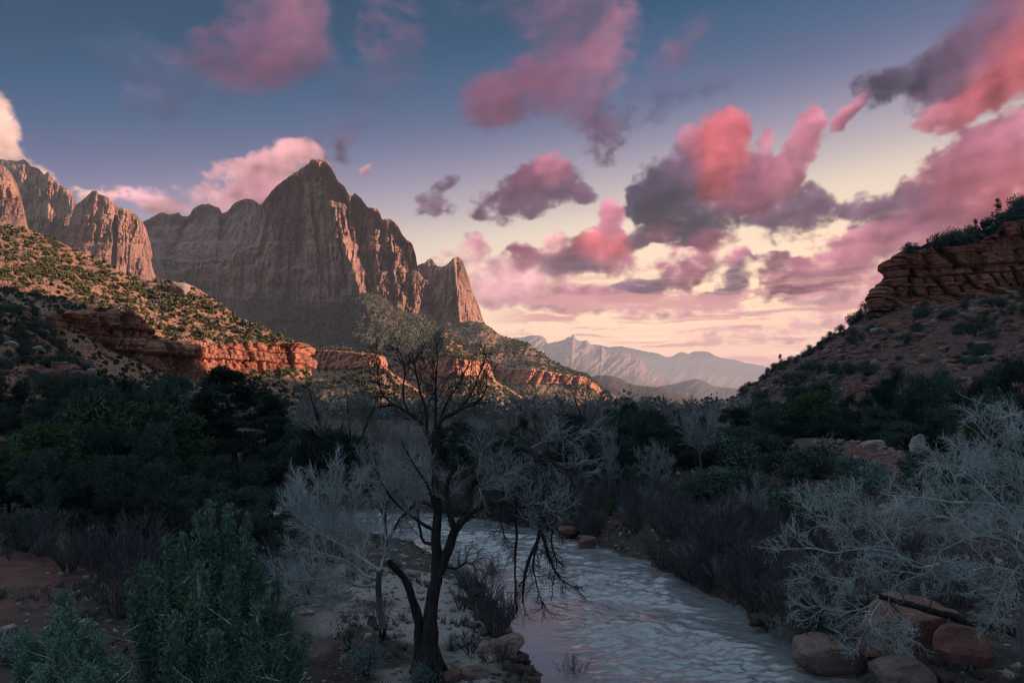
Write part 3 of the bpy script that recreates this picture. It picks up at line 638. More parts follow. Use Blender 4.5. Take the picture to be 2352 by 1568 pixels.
ro = surf('river', np.stack([Xr, Yr, Zr], -1), np.zeros(Xr.shape), M_water, True)
fo = 0.55 * sstep(0.66, 1.0, ridged(sr / 0.5 + 0.4 * perlin(sr, ar, 3.3), ar / 1.5, 17.4, 2)) * chop * sstep(0.0, 0.35, fbm(sr / 2.2, ar / 1.1, 9.4, 3)) * (1 - quiet)
at = ro.data.attributes.new('foam', 'FLOAT', 'POINT'); at.data.foreach_set('value', fo.ravel().astype(np.float32))

# ================================================================== PLANTS, ROCKS
from mathutils.bvhtree import BVHTree
from mathutils import Vector
def bvh_of(g, st=3):
    g = g[::st, ::st]; r, c = g.shape[:2]
    idx = np.arange(r * c).reshape(r, c)
    f = np.stack([idx[:-1, :-1], idx[1:, :-1], idx[1:, 1:], idx[:-1, 1:]], -1).reshape(-1, 4)
    return BVHTree.FromPolygons([tuple(p) for p in g.reshape(-1, 3).tolist()], [tuple(q) for q in f.tolist()])
BV = [bvh_of(wA2, 5), bvh_of(wR2, 4)]
def zs(x, y):
    z = gz(x, y)
    for b in BV:
        h = b.ray_cast(Vector((x, y, 2000)), Vector((0, 0, -1)))
        if h[0] is not None: z = max(z, h[0].z)
    return z

# materials
L_dark = leaf_mat('dark_juniper_leaf', (0.0278, 0.0521, 0.0451), (0.0486, 0.0712, 0.0477), (0.0868, 0.1172, 0.1042), 0.5)
L_deep = leaf_mat('deep_pine_needle', (0.0134, 0.0252, 0.0216), (0.0208, 0.0356, 0.0238), (0.0334, 0.0505, 0.0386), 0.5)
L_green = leaf_mat('fresh_green_leaf', (0.0202, 0.0472, 0.0216), (0.0324, 0.0662, 0.023), (0.054, 0.0912, 0.0472), 0.6)
L_fore = leaf_mat('blue_green_juniper_leaf', (0.075, 0.15, 0.115), (0.12, 0.21, 0.12), (0.24, 0.33, 0.28), 0.9)
L_sage = leaf_mat('grey_green_sage_leaf', (0.0862, 0.1437, 0.1437), (0.1265, 0.184, 0.1667), (0.184, 0.2415, 0.23), 1.5)
L_brown = leaf_mat('dry_brown_leaf', (0.0441, 0.0372, 0.0333), (0.0588, 0.0441, 0.0353), (0.0833, 0.0686, 0.0588), 0.7)
L_scrub = leaf_mat('sunlit_scrub_leaf', (0.055, 0.07, 0.038), (0.085, 0.095, 0.05), (0.14, 0.135, 0.08), 0.05)
L_scrub2 = leaf_mat('mountain_scrub_leaf', (0.04, 0.055, 0.038), (0.06, 0.07, 0.045), (0.085, 0.09, 0.06), 0.02)
L_bud = leaf_mat('yellow_green_bud', (0.13, 0.15, 0.05), (0.17, 0.17, 0.06), (0.2, 0.2, 0.09), 2.0)
B_dark = bark_mat('dark_bark', (0.018, 0.015, 0.016), (0.05, 0.042, 0.042), 0.14, 1.0)
B_grey = bark_mat('grey_bark', (0.10, 0.10, 0.105), (0.17, 0.17, 0.17), 0.1)
B_pale = bark_mat('pale_twig_bark', (0.30, 0.315, 0.315), (0.53, 0.55, 0.54), 0.1)
B_twig = bark_mat('grey_twig_bark', (0.20, 0.21, 0.21), (0.35, 0.36, 0.355), 0.1)
B_far = bark_mat('dull_twig_bark', (0.17, 0.15, 0.15), (0.25, 0.225, 0.215), 0.3)
B_brush = bark_mat('brush_stem_bark', (0.055, 0.05, 0.058), (0.13, 0.12, 0.128), 0.1)

class Tubes:
    def __init__(s): s.d = {}
    def add(s, pts, rad, sides=4):
        s.d.setdefault((len(pts), sides), []).append((pts, rad))
    def arrays(s):
        V = []; Fc = []; off = 0
        for (n, k), lst in s.d.items():
            Pt = np.array([a for a, b in lst], float); Rd = np.array([b for a, b in lst], float)
            tg = np.gradient(Pt, axis=1); tg /= np.linalg.norm(tg, axis=2)[..., None] + 1e-9
            ref = np.where(np.abs(tg[:, :1, 2:3]) < 0.9, np.array([0, 0, 1.]), np.array([1., 0, 0]))
            ref = np.repeat(ref, n, 1)
            a = np.cross(tg, ref); a /= np.linalg.norm(a, axis=2)[..., None] + 1e-9
            b = np.cross(tg, a)
            an = np.arange(k) * 2 * np.pi / k
            ring = Pt[:, :, None] + Rd[:, :, None, None] * (a[:, :, None] * np.cos(an)[:, None] + b[:, :, None] * np.sin(an)[:, None])
            m = len(lst); V.append(ring.reshape(-1, 3))
            base = off + (np.arange(m) * n * k)[:, None, None] + (np.arange(n - 1) * k)[None, :, None]
            i = np.arange(k)[None, None]; j = (np.arange(k) + 1) % k
            f = np.stack([base + i, base + j[None, None], base + k + j[None, None], base + k + i], -1).reshape(-1, 4)
            Fc.append(f); off += m * n * k
        return np.concatenate(V), np.concatenate(Fc)
    def mesh(s, name, m, smooth=True):
        v, f = s.arrays(); return new_mesh(name, v, f, 4, (m,), smooth)

def unit(v): return v / (np.linalg.norm(v) + 1e-9)
def path(p0, d0, L, n, rng, wig=0.25, up=0.0, grav=0.0):
    pts = [p0]; d = unit(d0)
    for i in range(n - 1):
        d = unit(d + rng.normal(size=3) * wig + np.array([0, 0, up - grav]))
        pts.append(pts[-1] + d * L / (n - 1))
    return np.array(pts)
def side_dir(d, ang, rng, flat=None):
    r = rng.normal(size=3); r = unit(r - d * r.dot(d))
    if flat is not None: r = unit(r * flat)
    return unit(d * math.cos(ang) + r * math.sin(ang))
def twigs(T, p, rad, level, rng, o):
    """side shoots along the path p; o: dict of settings per level"""
    s = o[level]
    L = np.linalg.norm(np.diff(p, axis=0), axis=1).sum()
    n = rng.randint(s['n'][0], s['n'][1] + 1)
    for i in range(n):
        t = s.get('t0', 0.15) + (1 - s.get('t0', 0.15)) * (i + rng.uniform()) / n
        k = min(int(t * (len(p) - 1)), len(p) - 2); f = t * (len(p) - 1) - k
        q = p[k] * (1 - f) + p[k + 1] * f; d = unit(p[k + 1] - p[k])
        ang = R(rng.uniform(*s['ang'])); l = s['len'] * rng.uniform(0.55, 1.2) * (1.15 - 0.55 * t)
        r0 = min(rad * 0.75, s['r'] * rng.uniform(0.7, 1.2))
        c = path(q, side_dir(d, ang, rng), l, s['seg'], rng, s.get('wig', 0.2), s.get('up', 0.1), s.get('grav', 0))
        T.add(c, np.linspace(r0, r0 * s.get('tap', 0.45), len(c)), s.get('sides', 3))
        if level + 1 < len(o): twigs(T, c, r0, level + 1, rng, o)

def leaves(centers, radii, count, size, rng, up=0.5, out=0.6, asp=0.35, shell=0.5):
    """many small leaf-spray quads in puffs"""
    C = np.repeat(centers, count, 0); Rr = np.repeat(radii, count, 0); n = len(C)
    d = rng.normal(size=(n, 3)); d /= np.linalg.norm(d, axis=1)[:, None]
    r = rng.uniform(size=(n, 1)) ** (1 / (3 - 2 * (1 - shell)))
    off = d * r * Rr; p = C + off
    g = d * out + rng.normal(size=(n, 3)) * 0.5 + np.array([0, 0, up]); g /= np.linalg.norm(g, axis=1)[:, None]
    s = np.cross(g, rng.normal(size=(n, 3))); s /= np.linalg.norm(s, axis=1)[:, None] + 1e-9
    L = size * rng.uniform(0.6, 1.4, (n, 1)); w = L * asp
    V = np.stack([p - s * w * 0.5, p + s * w * 0.5, p + g * L + s * w * 0.35, p + g * L - s * w * 0.35], 1).reshape(-1, 3)
    return V, np.arange(n * 4)

def crown_mesh(name, V, m): return new_mesh(name, V, np.arange(len(V)), 4, (m,), False)

# ---- prototypes (meshes are shared by copies)
def ev_meshes(kind, seed, h=6.0, w=5.0, leaf=None, size=0.22, per=260):
    rng = np.random.RandomState(seed)
    T = Tubes(); cen = []; rad = []
    if kind == 'juniper':
        tr = path(np.array([0, 0, -0.5]), np.array([0.05, 0, 1]), h * 0.75, 6, rng, 0.12, 0.1)
        T.add(tr, np.linspace(0.20, 0.05, 6) * h / 6, 6)
        nb = 26
        for i in range(nb):
            a = rng.uniform(0, 2 * np.pi); t = rng.uniform(0.12, 1.0)
            rr = w * 0.5 * (math.sin(math.pi * (0.12 + 0.80 * t)) ** 0.7) * rng.uniform(0.55, 1.05)
            e = np.array([math.cos(a) * rr, math.sin(a) * rr, h * (0.10 + 0.86 * t) * rng.uniform(0.93, 1.05)])
            s = tr[min(5, int(t * 4))]
            T.add(np.array([s, s * 0.5 + e * 0.5 + [0, 0, -0.15], e]), [0.06, 0.035, 0.015], 4)
            for k in range(3):
                cen.append(e + rng.normal(size=3) * [0.5, 0.5, 0.4] * w / 6); q = rng.uniform(0.45, 0.95) * w / 6
                rad.append([q, q, q * 0.8])
        up, out = 0.5, 0.7
    elif kind == 'pine':
        tr = path(np.array([0, 0, -0.5]), np.array([0, 0, 1]), h, 7, rng, 0.04, 0.1)
        T.add(tr, np.linspace(0.26, 0.05, 7) * h / 10, 7)
        for i in range(46):
            t = rng.uniform(0.22, 1.0); a = rng.uniform(0, 2 * np.pi)
            prof = min(1.0, 2.4 * (1.04 - t)) * (0.6 + 0.4 * min(1, (t - 0.15) * 4))
            rr = w * 0.5 * prof * rng.uniform(0.5, 1.1)
            s = tr[min(6, int(t * 6))]; e = np.array([math.cos(a) * rr, math.sin(a) * rr, h * t + 0.15 * rr]) + [s[0], s[1], 0]
            T.add(np.array([[s[0], s[1], h * t - 0.2], (np.array([s[0], s[1], h * t - 0.2]) + e) / 2 - [0, 0, 0.1], e]), [0.06, 0.04, 0.02], 4)
            for k in range(2):
                f = 1 - 0.4 * k * rng.uniform(0.5, 1)
                cen.append(np.array([s[0], s[1], h * t]) * (1 - f) + e * f + rng.normal(size=3) * 0.15); q = rng.uniform(0.4, 0.75) * w / 5
                rad.append([q, q, q * 0.55])
        up, out = 0.35, 0.8
    elif kind == 'shrub':
        for i in range(9):
            a = rng.uniform(0, 2 * np.pi); rr = w * 0.32 * rng.uniform(0, 1.1)
            e = np.array([math.cos(a) * rr, math.sin(a) * rr, h * rng.uniform(0.3, 0.78)])
            T.add(np.array([[0, 0, -0.2], e * 0.5, e]), [0.04, 0.03, 0.01], 3)
            q = rng.uniform(0.22, 0.38) * w; cen.append(e); rad.append([q, q, min(q, h * 0.32)])
        up, out = 0.6, 0.6
    elif kind == 'conifer':       # small slim skyline tree
        T.add(np.array([[0, 0, -0.4], [0, 0, h * 0.5], [0, 0, h]]), [0.12, 0.07, 0.02], 5)
        for i in range(34):
            t = rng.uniform(0.12, 1); a = rng.uniform(0, 2 * np.pi); rr = w * 0.5 * (1.08 - t) * rng.uniform(0.4, 1.1)
            e = np.array([math.cos(a) * rr, math.sin(a) * rr, h * t]); T.add(np.array([[0, 0, h * t], e * [0.5, 0.5, 1], e]), [0.03, 0.02, 0.01], 3)
            cen.append(e); q = rng.uniform(0.22, 0.42) * w / 3; rad.append([q, q, q * 0.6])
        up, out = 0.2, 0.9
    V, _ = leaves(np.array(cen), np.array(rad), per, size, rng, up, out)
    return T.mesh('trunk', B_dark), crown_mesh('crown', V, leaf)

def bare_meshes(seed, h=9., spread=4.5, bark=None, twig=None, thick=0.22, dens=1.0, tw=0.012, stems=3, up=0.18, wide=1.0):
    rng = np.random.RandomState(seed)
    T = Tubes(); W = Tubes()
    tr = path(np.array([0, 0, -0.4]), np.array([rng.uniform(-.15, .15), 0, 1]), h * 0.30, 4, rng, 0.1, 0.05)
    T.add(tr, np.linspace(thick, thick * 0.75, 4), 7)
    o = [dict(n=(int(7 * dens), int(9 * dens)), ang=(28, 55), len=h * 0.25, r=tw * 3.0, seg=5, wig=0.16, up=up * 0.6, sides=4, t0=0.15),
         dict(n=(6, 8), ang=(25, 50), len=h * 0.13, r=tw * 1.7, seg=4, wig=0.16, up=up * 0.5, t0=0.1),
         dict(n=(4, 6), ang=(25, 50), len=h * 0.065, r=tw, seg=3, wig=0.15, up=up * 0.3, t0=0.1)]
    for i in range(stems):
        a = 2 * np.pi * (i + rng.uniform(0, 0.6)) / stems
        ln = rng.uniform(0.25, 0.75) * wide
        d = np.array([math.cos(a) * ln, math.sin(a) * ln, 1.0])
        p = path(tr[-1 if i % 2 == 0 else -2], d, h * rng.uniform(0.55, 0.72), 7, rng, 0.10, 0.05)
        T.add(p, np.linspace(thick * 0.6, tw * 2, 7), 6)
        twigs(W, p, thick * 0.5, 0, rng, o)
    return T.mesh('trunk', bark), W.mesh('crown', twig)

def place_tree(name, meshes, x, y, z, s, rz, label, cat, group=None, sx=None, mats=None):
    e = empty(name, (x, y, z), rz, (s * (sx or 1), s * (sx or 1), s))
    tag(e, label, cat, group)
    for nm, me in zip(('trunk', 'crown'), meshes): obj(nm, me, e)
    return e

rnd = np.random.RandomState(11)
PJ = [ev_meshes('juniper', 100 + i, 6, 5.6, L_dark, 0.20, 150) for i in range(4)]
PG = [ev_meshes('juniper', 130 + i, 6, 5.6, L_green, 0.20, 150) for i in range(2)]
PB = [ev_meshes('juniper', 140 + i, 6, 5.6, L_brown, 0.18, 60) for i in range(2)]
PD = [ev_meshes('juniper', 150 + i, 6, 5.4, L_deep, 0.20, 150) for i in range(3)]
PP = [ev_meshes('pine', 160 + i, 10, 6.0, L_deep, 0.22, 210) for i in range(2)]
PS = [ev_meshes('shrub', 170 + i, 2.0, 2.4, L_dark, 0.16, 130) for i in range(4)]
PSG = [ev_meshes('shrub', 180 + i, 2.0, 2.4, L_green, 0.14, 130) for i in range(1)]
PC = [ev_meshes('conifer', 190 + i, 6, 3.0, L_deep, 0.22, 36) for i in range(2)]
PSR = [ev_meshes('shrub', 200 + i, 1.4, 1.8, L_sage, 0.10, 160) for i in range(2)]
_t = ['first', 'second', 'third', 'fourth', 'fifth', 'sixth', 'seventh', 'eighth', 'ninth', 'tenth', 'eleventh', 'twelfth', 'thirteenth', 'fourteenth', 'fifteenth', 'sixteenth', 'seventeenth', 'eighteenth', 'nineteenth']
ORD = _t + [x for d_ in ('twenty', 'thirty', 'forty', 'fifty', 'sixty', 'seventy', 'eighty', 'ninety') for x in [{'twenty': 'twentieth', 'thirty': 'thirtieth', 'forty': 'fortieth', 'fifty': 'fiftieth', 'sixty': 'sixtieth', 'seventy': 'seventieth', 'eighty': 'eightieth', 'ninety': 'ninetieth'}[d_]] + [d_ + '-' + y for y in _t[:9]]]

def tree_uv(name, protos, u, vtop, Y, label, cat, group=None, hp=6.0, wf=1.0, i=0):
    x = (u - CX) / F * Y; z = zs(x, Y); ztop = H - (vtop - HY) / F * Y
    s = max(ztop - z, 1.2) / hp
    return place_tree(name, protos[i % len(protos)], x, Y, z - 0.1, s, rnd.uniform(0, 6.28), label, cat, group, wf)

def rowtrees(name, kinds, u0, u1, step, vf, Y, what, group, wf=1.1, skip=None, cat='tree', hp=6.0):
    us = np.arange(u0, u1, step); k = 0
    for u in us:
        uu = u + rnd.uniform(-0.25, 0.25) * step; yy = Y * rnd.uniform(0.94, 1.06)
        if skip and skip(uu, yy): continue
        x = (uu - CX) / F * yy
        d, _ = rivdist(np.array([x]), np.array([yy]))
        if d[0] < 1.6: continue
        v = vf(uu) + rnd.uniform(-14, 14)
        x = (uu - CX) / F * yy; z = zs(x, yy); ztop = H - (v - HY) / F * yy
        h = ztop - z
        if h < 1.6: continue
        pr = kinds[rnd.randint(len(kinds))]
        s = h / hp; want = wf * step * 1.25 / F * yy / 5.6
        sx = np.clip(want / s, 0.7, 1.9)
        place_tree(name, pr, x, yy, z - 0.1, s, rnd.uniform(0, 6.28), '%s, %s from left in its row' % (what, ORD[k]), cat, group, sx)
        k += 1
I = np.interp
GL = 'evergreens of the grove left of the river'
rowtrees('juniper', PJ + PD, -20, 430, 62, lambda u: I(u, [0, 240, 330, 430], [880, 862, 850, 890]), 150, 'small juniper at the foot of the scree', GL)
rowtrees('juniper', PJ + PD, -30, 480, 66, lambda u: I(u, [0, 300, 480], [935, 905, 915]), 115, 'dark juniper in the back of the left grove', GL)
rowtrees('juniper', PJ + PD + PG[:1], -20, 840, 70, lambda u: I(u, [0, 250, 420, 480, 620, 700, 840], [975, 945, 960, 1010, 1020, 970, 1010]), 88, 'dark juniper in the middle of the left grove', GL, skip=lambda u, y: 400 < u < 470)
rowtrees('juniper', PJ + PG[:1] + PD, -20, 850, 74, lambda u: I(u, [0, 250, 450, 520, 620, 850], [1005, 985, 1010, 1060, 1060, 1050]), 68, 'broad juniper in the thick of the left grove', GL)
rowtrees('juniper', PD + PJ, -20, 700, 80, lambda u: I(u, [0, 150, 300, 480, 600, 700], [1060, 1055, 1040, 1110, 1130, 1130]), 53, 'low dark juniper in the front of the left grove', GL)
rowtrees('juniper', PD + PB, 150, 640, 78, lambda u: I(u, [150, 300, 620], [1175, 1130, 1190]), 42, 'brownish juniper behind the near green juniper', GL)
tree_uv('pine', PP, 542, 853, 95, 'tall black-green pine standing above the left grove', 'pine', None, 10, 1.45)
tree_uv('pine', PP, 610, 915, 88, 'shorter dark pine close right of the tall one', 'pine', None, 10, 1.2, 1)
tree_uv('pine', PP, 486, 905, 90, 'dark pine close left of the tall pine', 'pine', None, 10, 1.1, 1)
tree_uv('juniper', PG, 300, 928, 78, 'big round juniper with a fresh green top, in the left grove', 'tree', None, 6, 1.3)
tree_uv('juniper', PG, 360, 945, 74, 'green-topped juniper close right of the big round one', 'tree', None, 6, 1.0, 1)
tree_uv('juniper', PG, 85, 985, 62, 'bright green juniper at the left edge of the grove', 'tree', None, 6, 1.1, 1)
tree_uv('juniper', PG, 18, 1030, 55, 'dark green juniper touching the left edge of the view', 'tree', None, 6, 1.1)
tree_uv('juniper', PD, 752, 995, 80, 'dark juniper with a spiky top left of the bare trees', 'tree', None, 6, 0.9)
tree_uv('juniper', PD, 808, 1008, 78, 'dark juniper just behind the tall bare cottonwood', 'tree', None, 6, 0.8, 1)
GM = 'dark junipers standing beyond the river bend'
for i, (u, v, Y, wf, t) in enumerate([(1042, 967, 85, 0.75, 'pointed dark juniper just right of the cottonwood stem'), (1092, 981, 90, 0.6, 'small round dark juniper beyond the river bend'), (1216, 950, 105, 0.9, 'dark juniper behind the arching cottonwood limb'),
        (1311, 948, 108, 1.0, 'dark juniper beyond the tips of the arching limb'), (1427, 933, 100, 1.0, 'tallest dark juniper beyond the river bend'), (1470, 962, 95, 1.1, 'dark juniper close right of the tallest one'), (1530, 958, 98, 1.1, 'broad dark juniper left of the grey cottonwood'), (1380, 985, 90, 1.1, 'lower dark juniper left of the tallest one')]):
    tree_uv('juniper', PD, u, v, Y, t, 'tree', GM, 6, wf, i)
rowtrees('juniper', PD + PJ, 1060, 1660, 60, lambda u: I(u, [1090, 1300, 1400, 1540, 1640], [1000, 975, 950, 950, 975]), 86, 'low juniper on the far bank past the bend', GM)
rowtrees('juniper', PD, 1200, 1700, 60, lambda u: I(u, [1230, 1450, 1700], [1040, 1010, 1020]), 74, 'black-green juniper on the far bank', GM)
GR = 'evergreens at the foot of the right slope'
rowtrees('juniper', PJ + PD, 1680, 2420, 56, lambda u: I(u, [1660, 1715, 1806, 1861, 1916, 1971, 2026, 2099, 2172, 2246, 2300, 2352], [940, 924, 914, 882, 878, 903, 872, 862, 862, 889, 858, 830]), 122, 'dark juniper right under the right scree', GR)
rowtrees('juniper', PJ + PD, 1650, 2420, 62, lambda u: I(u, [1650, 1850, 2352], [985, 940, 915]), 98, 'dark juniper in the middle of the right grove', GR)
rowtrees('juniper', PJ + PD + PG[:1], 1610, 2420, 66, lambda u: I(u, [1600, 1850, 1880, 2352], [1020, 990, 985, 975]), 80, 'dark juniper low in the right grove', GR, skip=lambda u, y: 1890 < u < 2060)
rowtrees('juniper', PD + PJ, 1500, 2420, 70, lambda u: I(u, [1500, 1700, 1860, 2080, 2352], [1120, 1070, 1060, 1040, 1030]), 62, 'low dark juniper above the right bank', GR, skip=lambda u, y: 1820 < u < 2080)
tree_uv('juniper', PG, 1868, 903, 105, 'green-tinged juniper in the top of the right grove', 'tree', None, 6, 1.3)
tree_uv('shrub', PSG, 1830, 1105, 52, 'bright green bush behind the pale bare branches', 'shrub', None, 2, 1.5)
tree_uv('shrub', PSG, 1402, 1133, 62, 'small green bush on the far bank', 'shrub', None, 2, 0.8)

# ---- bare trees in the middle distance
QB = [bare_meshes(300 + i, 9, 4.5, B_grey, B_twig, 0.16, 1.5, 0.0115, 5) for i in range(3)]
QF = [bare_meshes(310 + i, 9, 4.5, B_far, B_far, 0.2, 1.4, 0.021, 4, wide=1.1) for i in range(3)]
QD = [bare_meshes(320 + i, 9, 4.5, B_dark, B_far, 0.25, 0.8, 0.02, 3, wide=1.2) for i in range(2)]
def bare(pr, u, v, Y, label, wf=1.0, i=0, group=None, name='bare_tree'):
    return tree_uv(name, pr, u, v, Y, label, 'bare tree', group, 8.6, wf, i)
bare(QB, 1612, 925, 72, 'large grey leafless cottonwood with a round airy crown right of the river', 1.0, 0)
bare(QB, 1498, 1012, 66, 'smaller pale leafless tree with a forked stem left of the large grey one', 1.0, 1)
bare(QB, 1740, 1095, 52, 'grey leafless thicket tree above the right bank', 1.0, 2)
bare(QB, 1400, 975, 68, 'slender white-stemmed leafless tree beyond the bend', 0.45, 1)
bare(QB, 445, 915, 92, 'pale leafless tree glowing among the dark evergreens', 0.9, 2)
bare(QB, 395, 925, 95, 'small pale leafless tree left of the glowing pale one', 0.8, 0)
bare(QB, 235, 900, 110, 'whitish leafless tree on the scree edge at left', 0.7, 1)
bare(QB, 200, 980, 80, 'thin grey leafless tree in the middle of the left grove', 0.7, 2)
bare(QD, 765, 872, 92, 'dark leafless tree with bent limbs left of the tall cottonwood', 1.0, 0)
bare(QD, 795, 885, 84, 'dark leafless tree with a split crown beside the bent one', 0.9, 1)
bare(QD, 1350, 868, 120, 'dark spreading leafless tree against the red foothill', 0.9, 0)
bare(QD, 1255, 935, 78, 'dark leafless tree behind the hanging branches', 0.9, 1)
bare(QD, 890, 1020, 62, 'dark crooked leafless tree behind the pale fan of twigs', 0.7, 0)
GF = 'grey leafless cottonwoods on the valley floor'
k = 0
for (u, v, Y, i) in [(700, 930, 125, 0), (850, 925, 120, 1), (905, 905, 135, 2), (960, 920, 110, 0), (1010, 945, 120, 1), (1065, 930, 140, 2), (1120, 925, 125, 0), (1170, 935, 115, 1), (1225, 925, 150, 2), (1290, 918, 150, 1), (1385, 912, 170, 0), (1430, 915, 180, 1), (1480, 908, 190, 2),
                     (1540, 912, 170, 0), (1585, 905, 200, 1), (1640, 918, 160, 2), (1345, 925, 140, 2), (870, 960, 95, 2), (930, 975, 90, 1), (990, 985, 92, 0), (1150, 965, 98, 2), (1080, 990, 84, 1), (1200, 990, 86, 0), (640, 950, 110, 1), (1680, 925, 150, 1)]:
    bare(QF, u, v, Y, 'grey leafless cottonwood on the valley floor, %s of %s' % (ORD[k % 13], 'the nearer ones' if k >= 13 else 'the farther ones'), 0.8, i, GF); k += 1
yb = bare(QF, 835, 905, 118, 'leafless tree flushed yellow-green with buds left of the cottonwood', 1.0, 1, None, 'budding_tree')
rb = np.random.RandomState(5)
V, _ = leaves(rb.normal(size=(160, 3)) * [1.6, 1.6, 1.7] + [0, 0, 5.8], np.full((160, 3), 0.6), 26, 0.10, rb)
obj('buds', crown_mesh('buds', V, L_bud), yb)['kind'] = 'stuff'

# ---- far valley floor trees as one mass
rs = np.random.RandomState(3)
def blobs(n_inst, pos, size, zr=0.8, sub=1, seed=0, jit=0.35, tri=26, fine=1.0):
    """scrub: every bush a loose ball of short leafy faces"""
    r = np.random.RandomState(seed)
    C = np.repeat(pos, tri, 0); S = np.repeat(size, tri)[:, None]
    d = r.normal(size=(len(C), 3)); d /= np.linalg.norm(d, axis=1)[:, None]
    p = C + d * S * np.array([0.5, 0.5, 0.5 * zr]) * r.uniform(0.45, 1.0, (len(C), 1)) + np.array([0, 0, 1]) * S * 0.38 * zr
    g = unitv(d + r.normal(size=d.shape) * 0.5 + [0, 0, 0.4]); s = unitv(np.cross(g, r.normal(size=d.shape)))
    w = fine * S * r.uniform(0.18, 0.34, (len(C), 1))
    return np.stack([p - s * w, p - g * w * 0.7, p + s * w, p + g * w], 1).reshape(-1, 3)
def unitv(v): return v / (np.linalg.norm(v, axis=1)[:, None] + 1e-9)

def project(p):
    return CX + p[:, 0] / p[:, 1] * F, HY - (p[:, 2] - H) / p[:, 1] * F
def sample(g, k, n, rng, kmax=0.45, um=(-40, 2400), vis=True, zmin=None, dens=None):
    """random points on the soil parts of a land form, evenly per area"""
    a, b, c, d = g[:-1, :-1], g[1:, :-1], g[1:, 1:], g[:-1, 1:]
    ar = np.linalg.norm(np.cross(b - a, d - a), axis=2)
    cen = (a + c) / 2
    w = ar * (k[:-1, :-1] < kmax)
    if dens is not None: w = w * dens(cen)
    nn = np.cross(d - a, b - a); 
    view = (nn * cen).sum(2); view *= np.sign(nn[..., 2])
    if vis: w = w * (view < 0)
    u, v = project(cen.reshape(-1, 3)); u = u.reshape(w.shape)
    w = w * (u > um[0]) * (u < um[1])
    w = w.ravel() / w.sum()
    i = rng.choice(len(w), n, p=w)
    r, q = np.unravel_index(i, ar.shape)
    s, t = rng.uniform(size=(2, n, 1))
    return a[r, q] * (1 - s) * (1 - t) + b[r, q] * s * (1 - t) + c[r, q] * s * t + d[r, q] * (1 - s) * t

def scrub(name, pts, size, m, zr, seed, tri, label=None, fine=1.0):
    V = blobs(len(pts), pts, size, zr, 1, seed, tri=tri, fine=fine)
    o = obj(name, crown_mesh(name, V, m)); o['kind'] = 'stuff'; return o
clump = lambda sc_, th: (lambda c: np.clip(0.25 + 2.2 * sstep(-0.15, 0.35, fbm(c[..., 0] / sc_, c[..., 1] / sc_, 5.5, 4)), 0.02, 4))
p = sample(wA2[8:], kA[8:], 4600, rs, 0.4, dens=lambda c: clump(45, 0)(c) + 0.5)
p = p[p[:, 1] > 190]
scrub('slope_scrub', p, (1.0 + 4.4 * rs.uniform(0, 1, len(p)) ** 2.2) * np.clip(p[:, 1] / 600, 0.5, 1.15), L_scrub, 0.75, 1, 36)
for nm, (g, k_, n_, sz, sd_) in {'b': (wB[5:], kB[5:], 1500, 5.5, 4), 'c': (wC[5:], kC[5:], 2200, 6.5, 5), 'd': (wD[5:], kD[5:], 3000, 7.5, 6)}.items():
    p = sample(g, k_, n_, rs, 0.35, dens=clump(80, 0)); scrub('slope_scrub', p, rs.uniform(0.5, 1.15, len(p)) * sz, L_scrub2, 0.75, sd_, 16)
p = sample(wG[nr + 10:], K[nr + 10:], 9000, rs, 0.45, um=(560, 1200), dens=lambda c: clump(150, 0)(c) * (c[..., 2] > 60))
scrub('slope_scrub', p, (4 + 11 * rs.uniform(0, 1, len(p)) ** 2.2), L_scrub2, 0.8, 7, 12)
# skyline trees on the peaks: small dark scrub
# valley floor scrub beyond the grove
vf_ = np.stack([rs.uniform(-0.45, 0.36, 3600), np.exp(rs.uniform(math.log(230), math.log(2600), 3600)), np.zeros(3600)], 1)
vf_[:, 0] *= vf_[:, 1]; vf_[:, 2] = ground(vf_[:, 0], vf_[:, 1])
scrub('valley_scrub', vf_, (2.5 + 7 * rs.uniform(0, 1, len(vf_)) ** 2), B_far, 1.1, 8, 90, fine=0.3)

# ---- shrubs one can tell apart on the right slope and the shaded scree at left
def zone_shrubs(pts, sizes, protos, bands, what, group, hp=2.0, name='shrub', maxo=18):
    u, v = project(pts)
    used = {}
    order = np.argsort(u)
    b = np.array([sum(v[i] > y for y in bands[0]) for i in range(len(pts))])
    for bi in range(len(bands[1])):
        ids = [i for i in order if b[i] == bi]
        # columns of up to a dozen, named by what stands near
        for n_, i in enumerate(ids):
            s = sizes[i] / 2.4; lab = '%s %s, %s from the left' % (what, bands[1][bi], ORD[n_])
            pr = protos[i % len(protos)]
            p_ = pts[i]
            place_tree(name, pr, p_[0], p_[1], p_[2] - 0.15 * s, s, (i * 2.4) % 6.28, lab, 'shrub', group, 1.0)
rs2 = np.random.RandomState(21)
p = sample(wR2[8:], kR[8:], 175, rs2, 1.1, um=(1640, 2380), dens=lambda c: clump(30, 0)(c) * (c[..., 1] > 110) * (c[..., 2] > 12 - 0.012 * c[..., 1]))
zone_shrubs(p, rs2.uniform(2.0, 5.0, len(p)) * np.clip(p[:, 1] / 230, 0.7, 1.1), PS, ([730, 800, 870], ['right under the right-hand cliff', 'on the upper scree of the right hill', 'on the lower scree of the right hill', 'at the foot of the right hill']), 'dark shrub', 'shrubs on the right slope')
p = sample(wA2[8:], kA[8:], 95, rs2, 0.5, um=(-20, 520), dens=lambda c: (c[..., 1] < 300) * (c[..., 1] > 120) * (c[..., 2] > 12 - 0.012 * c[..., 1]))
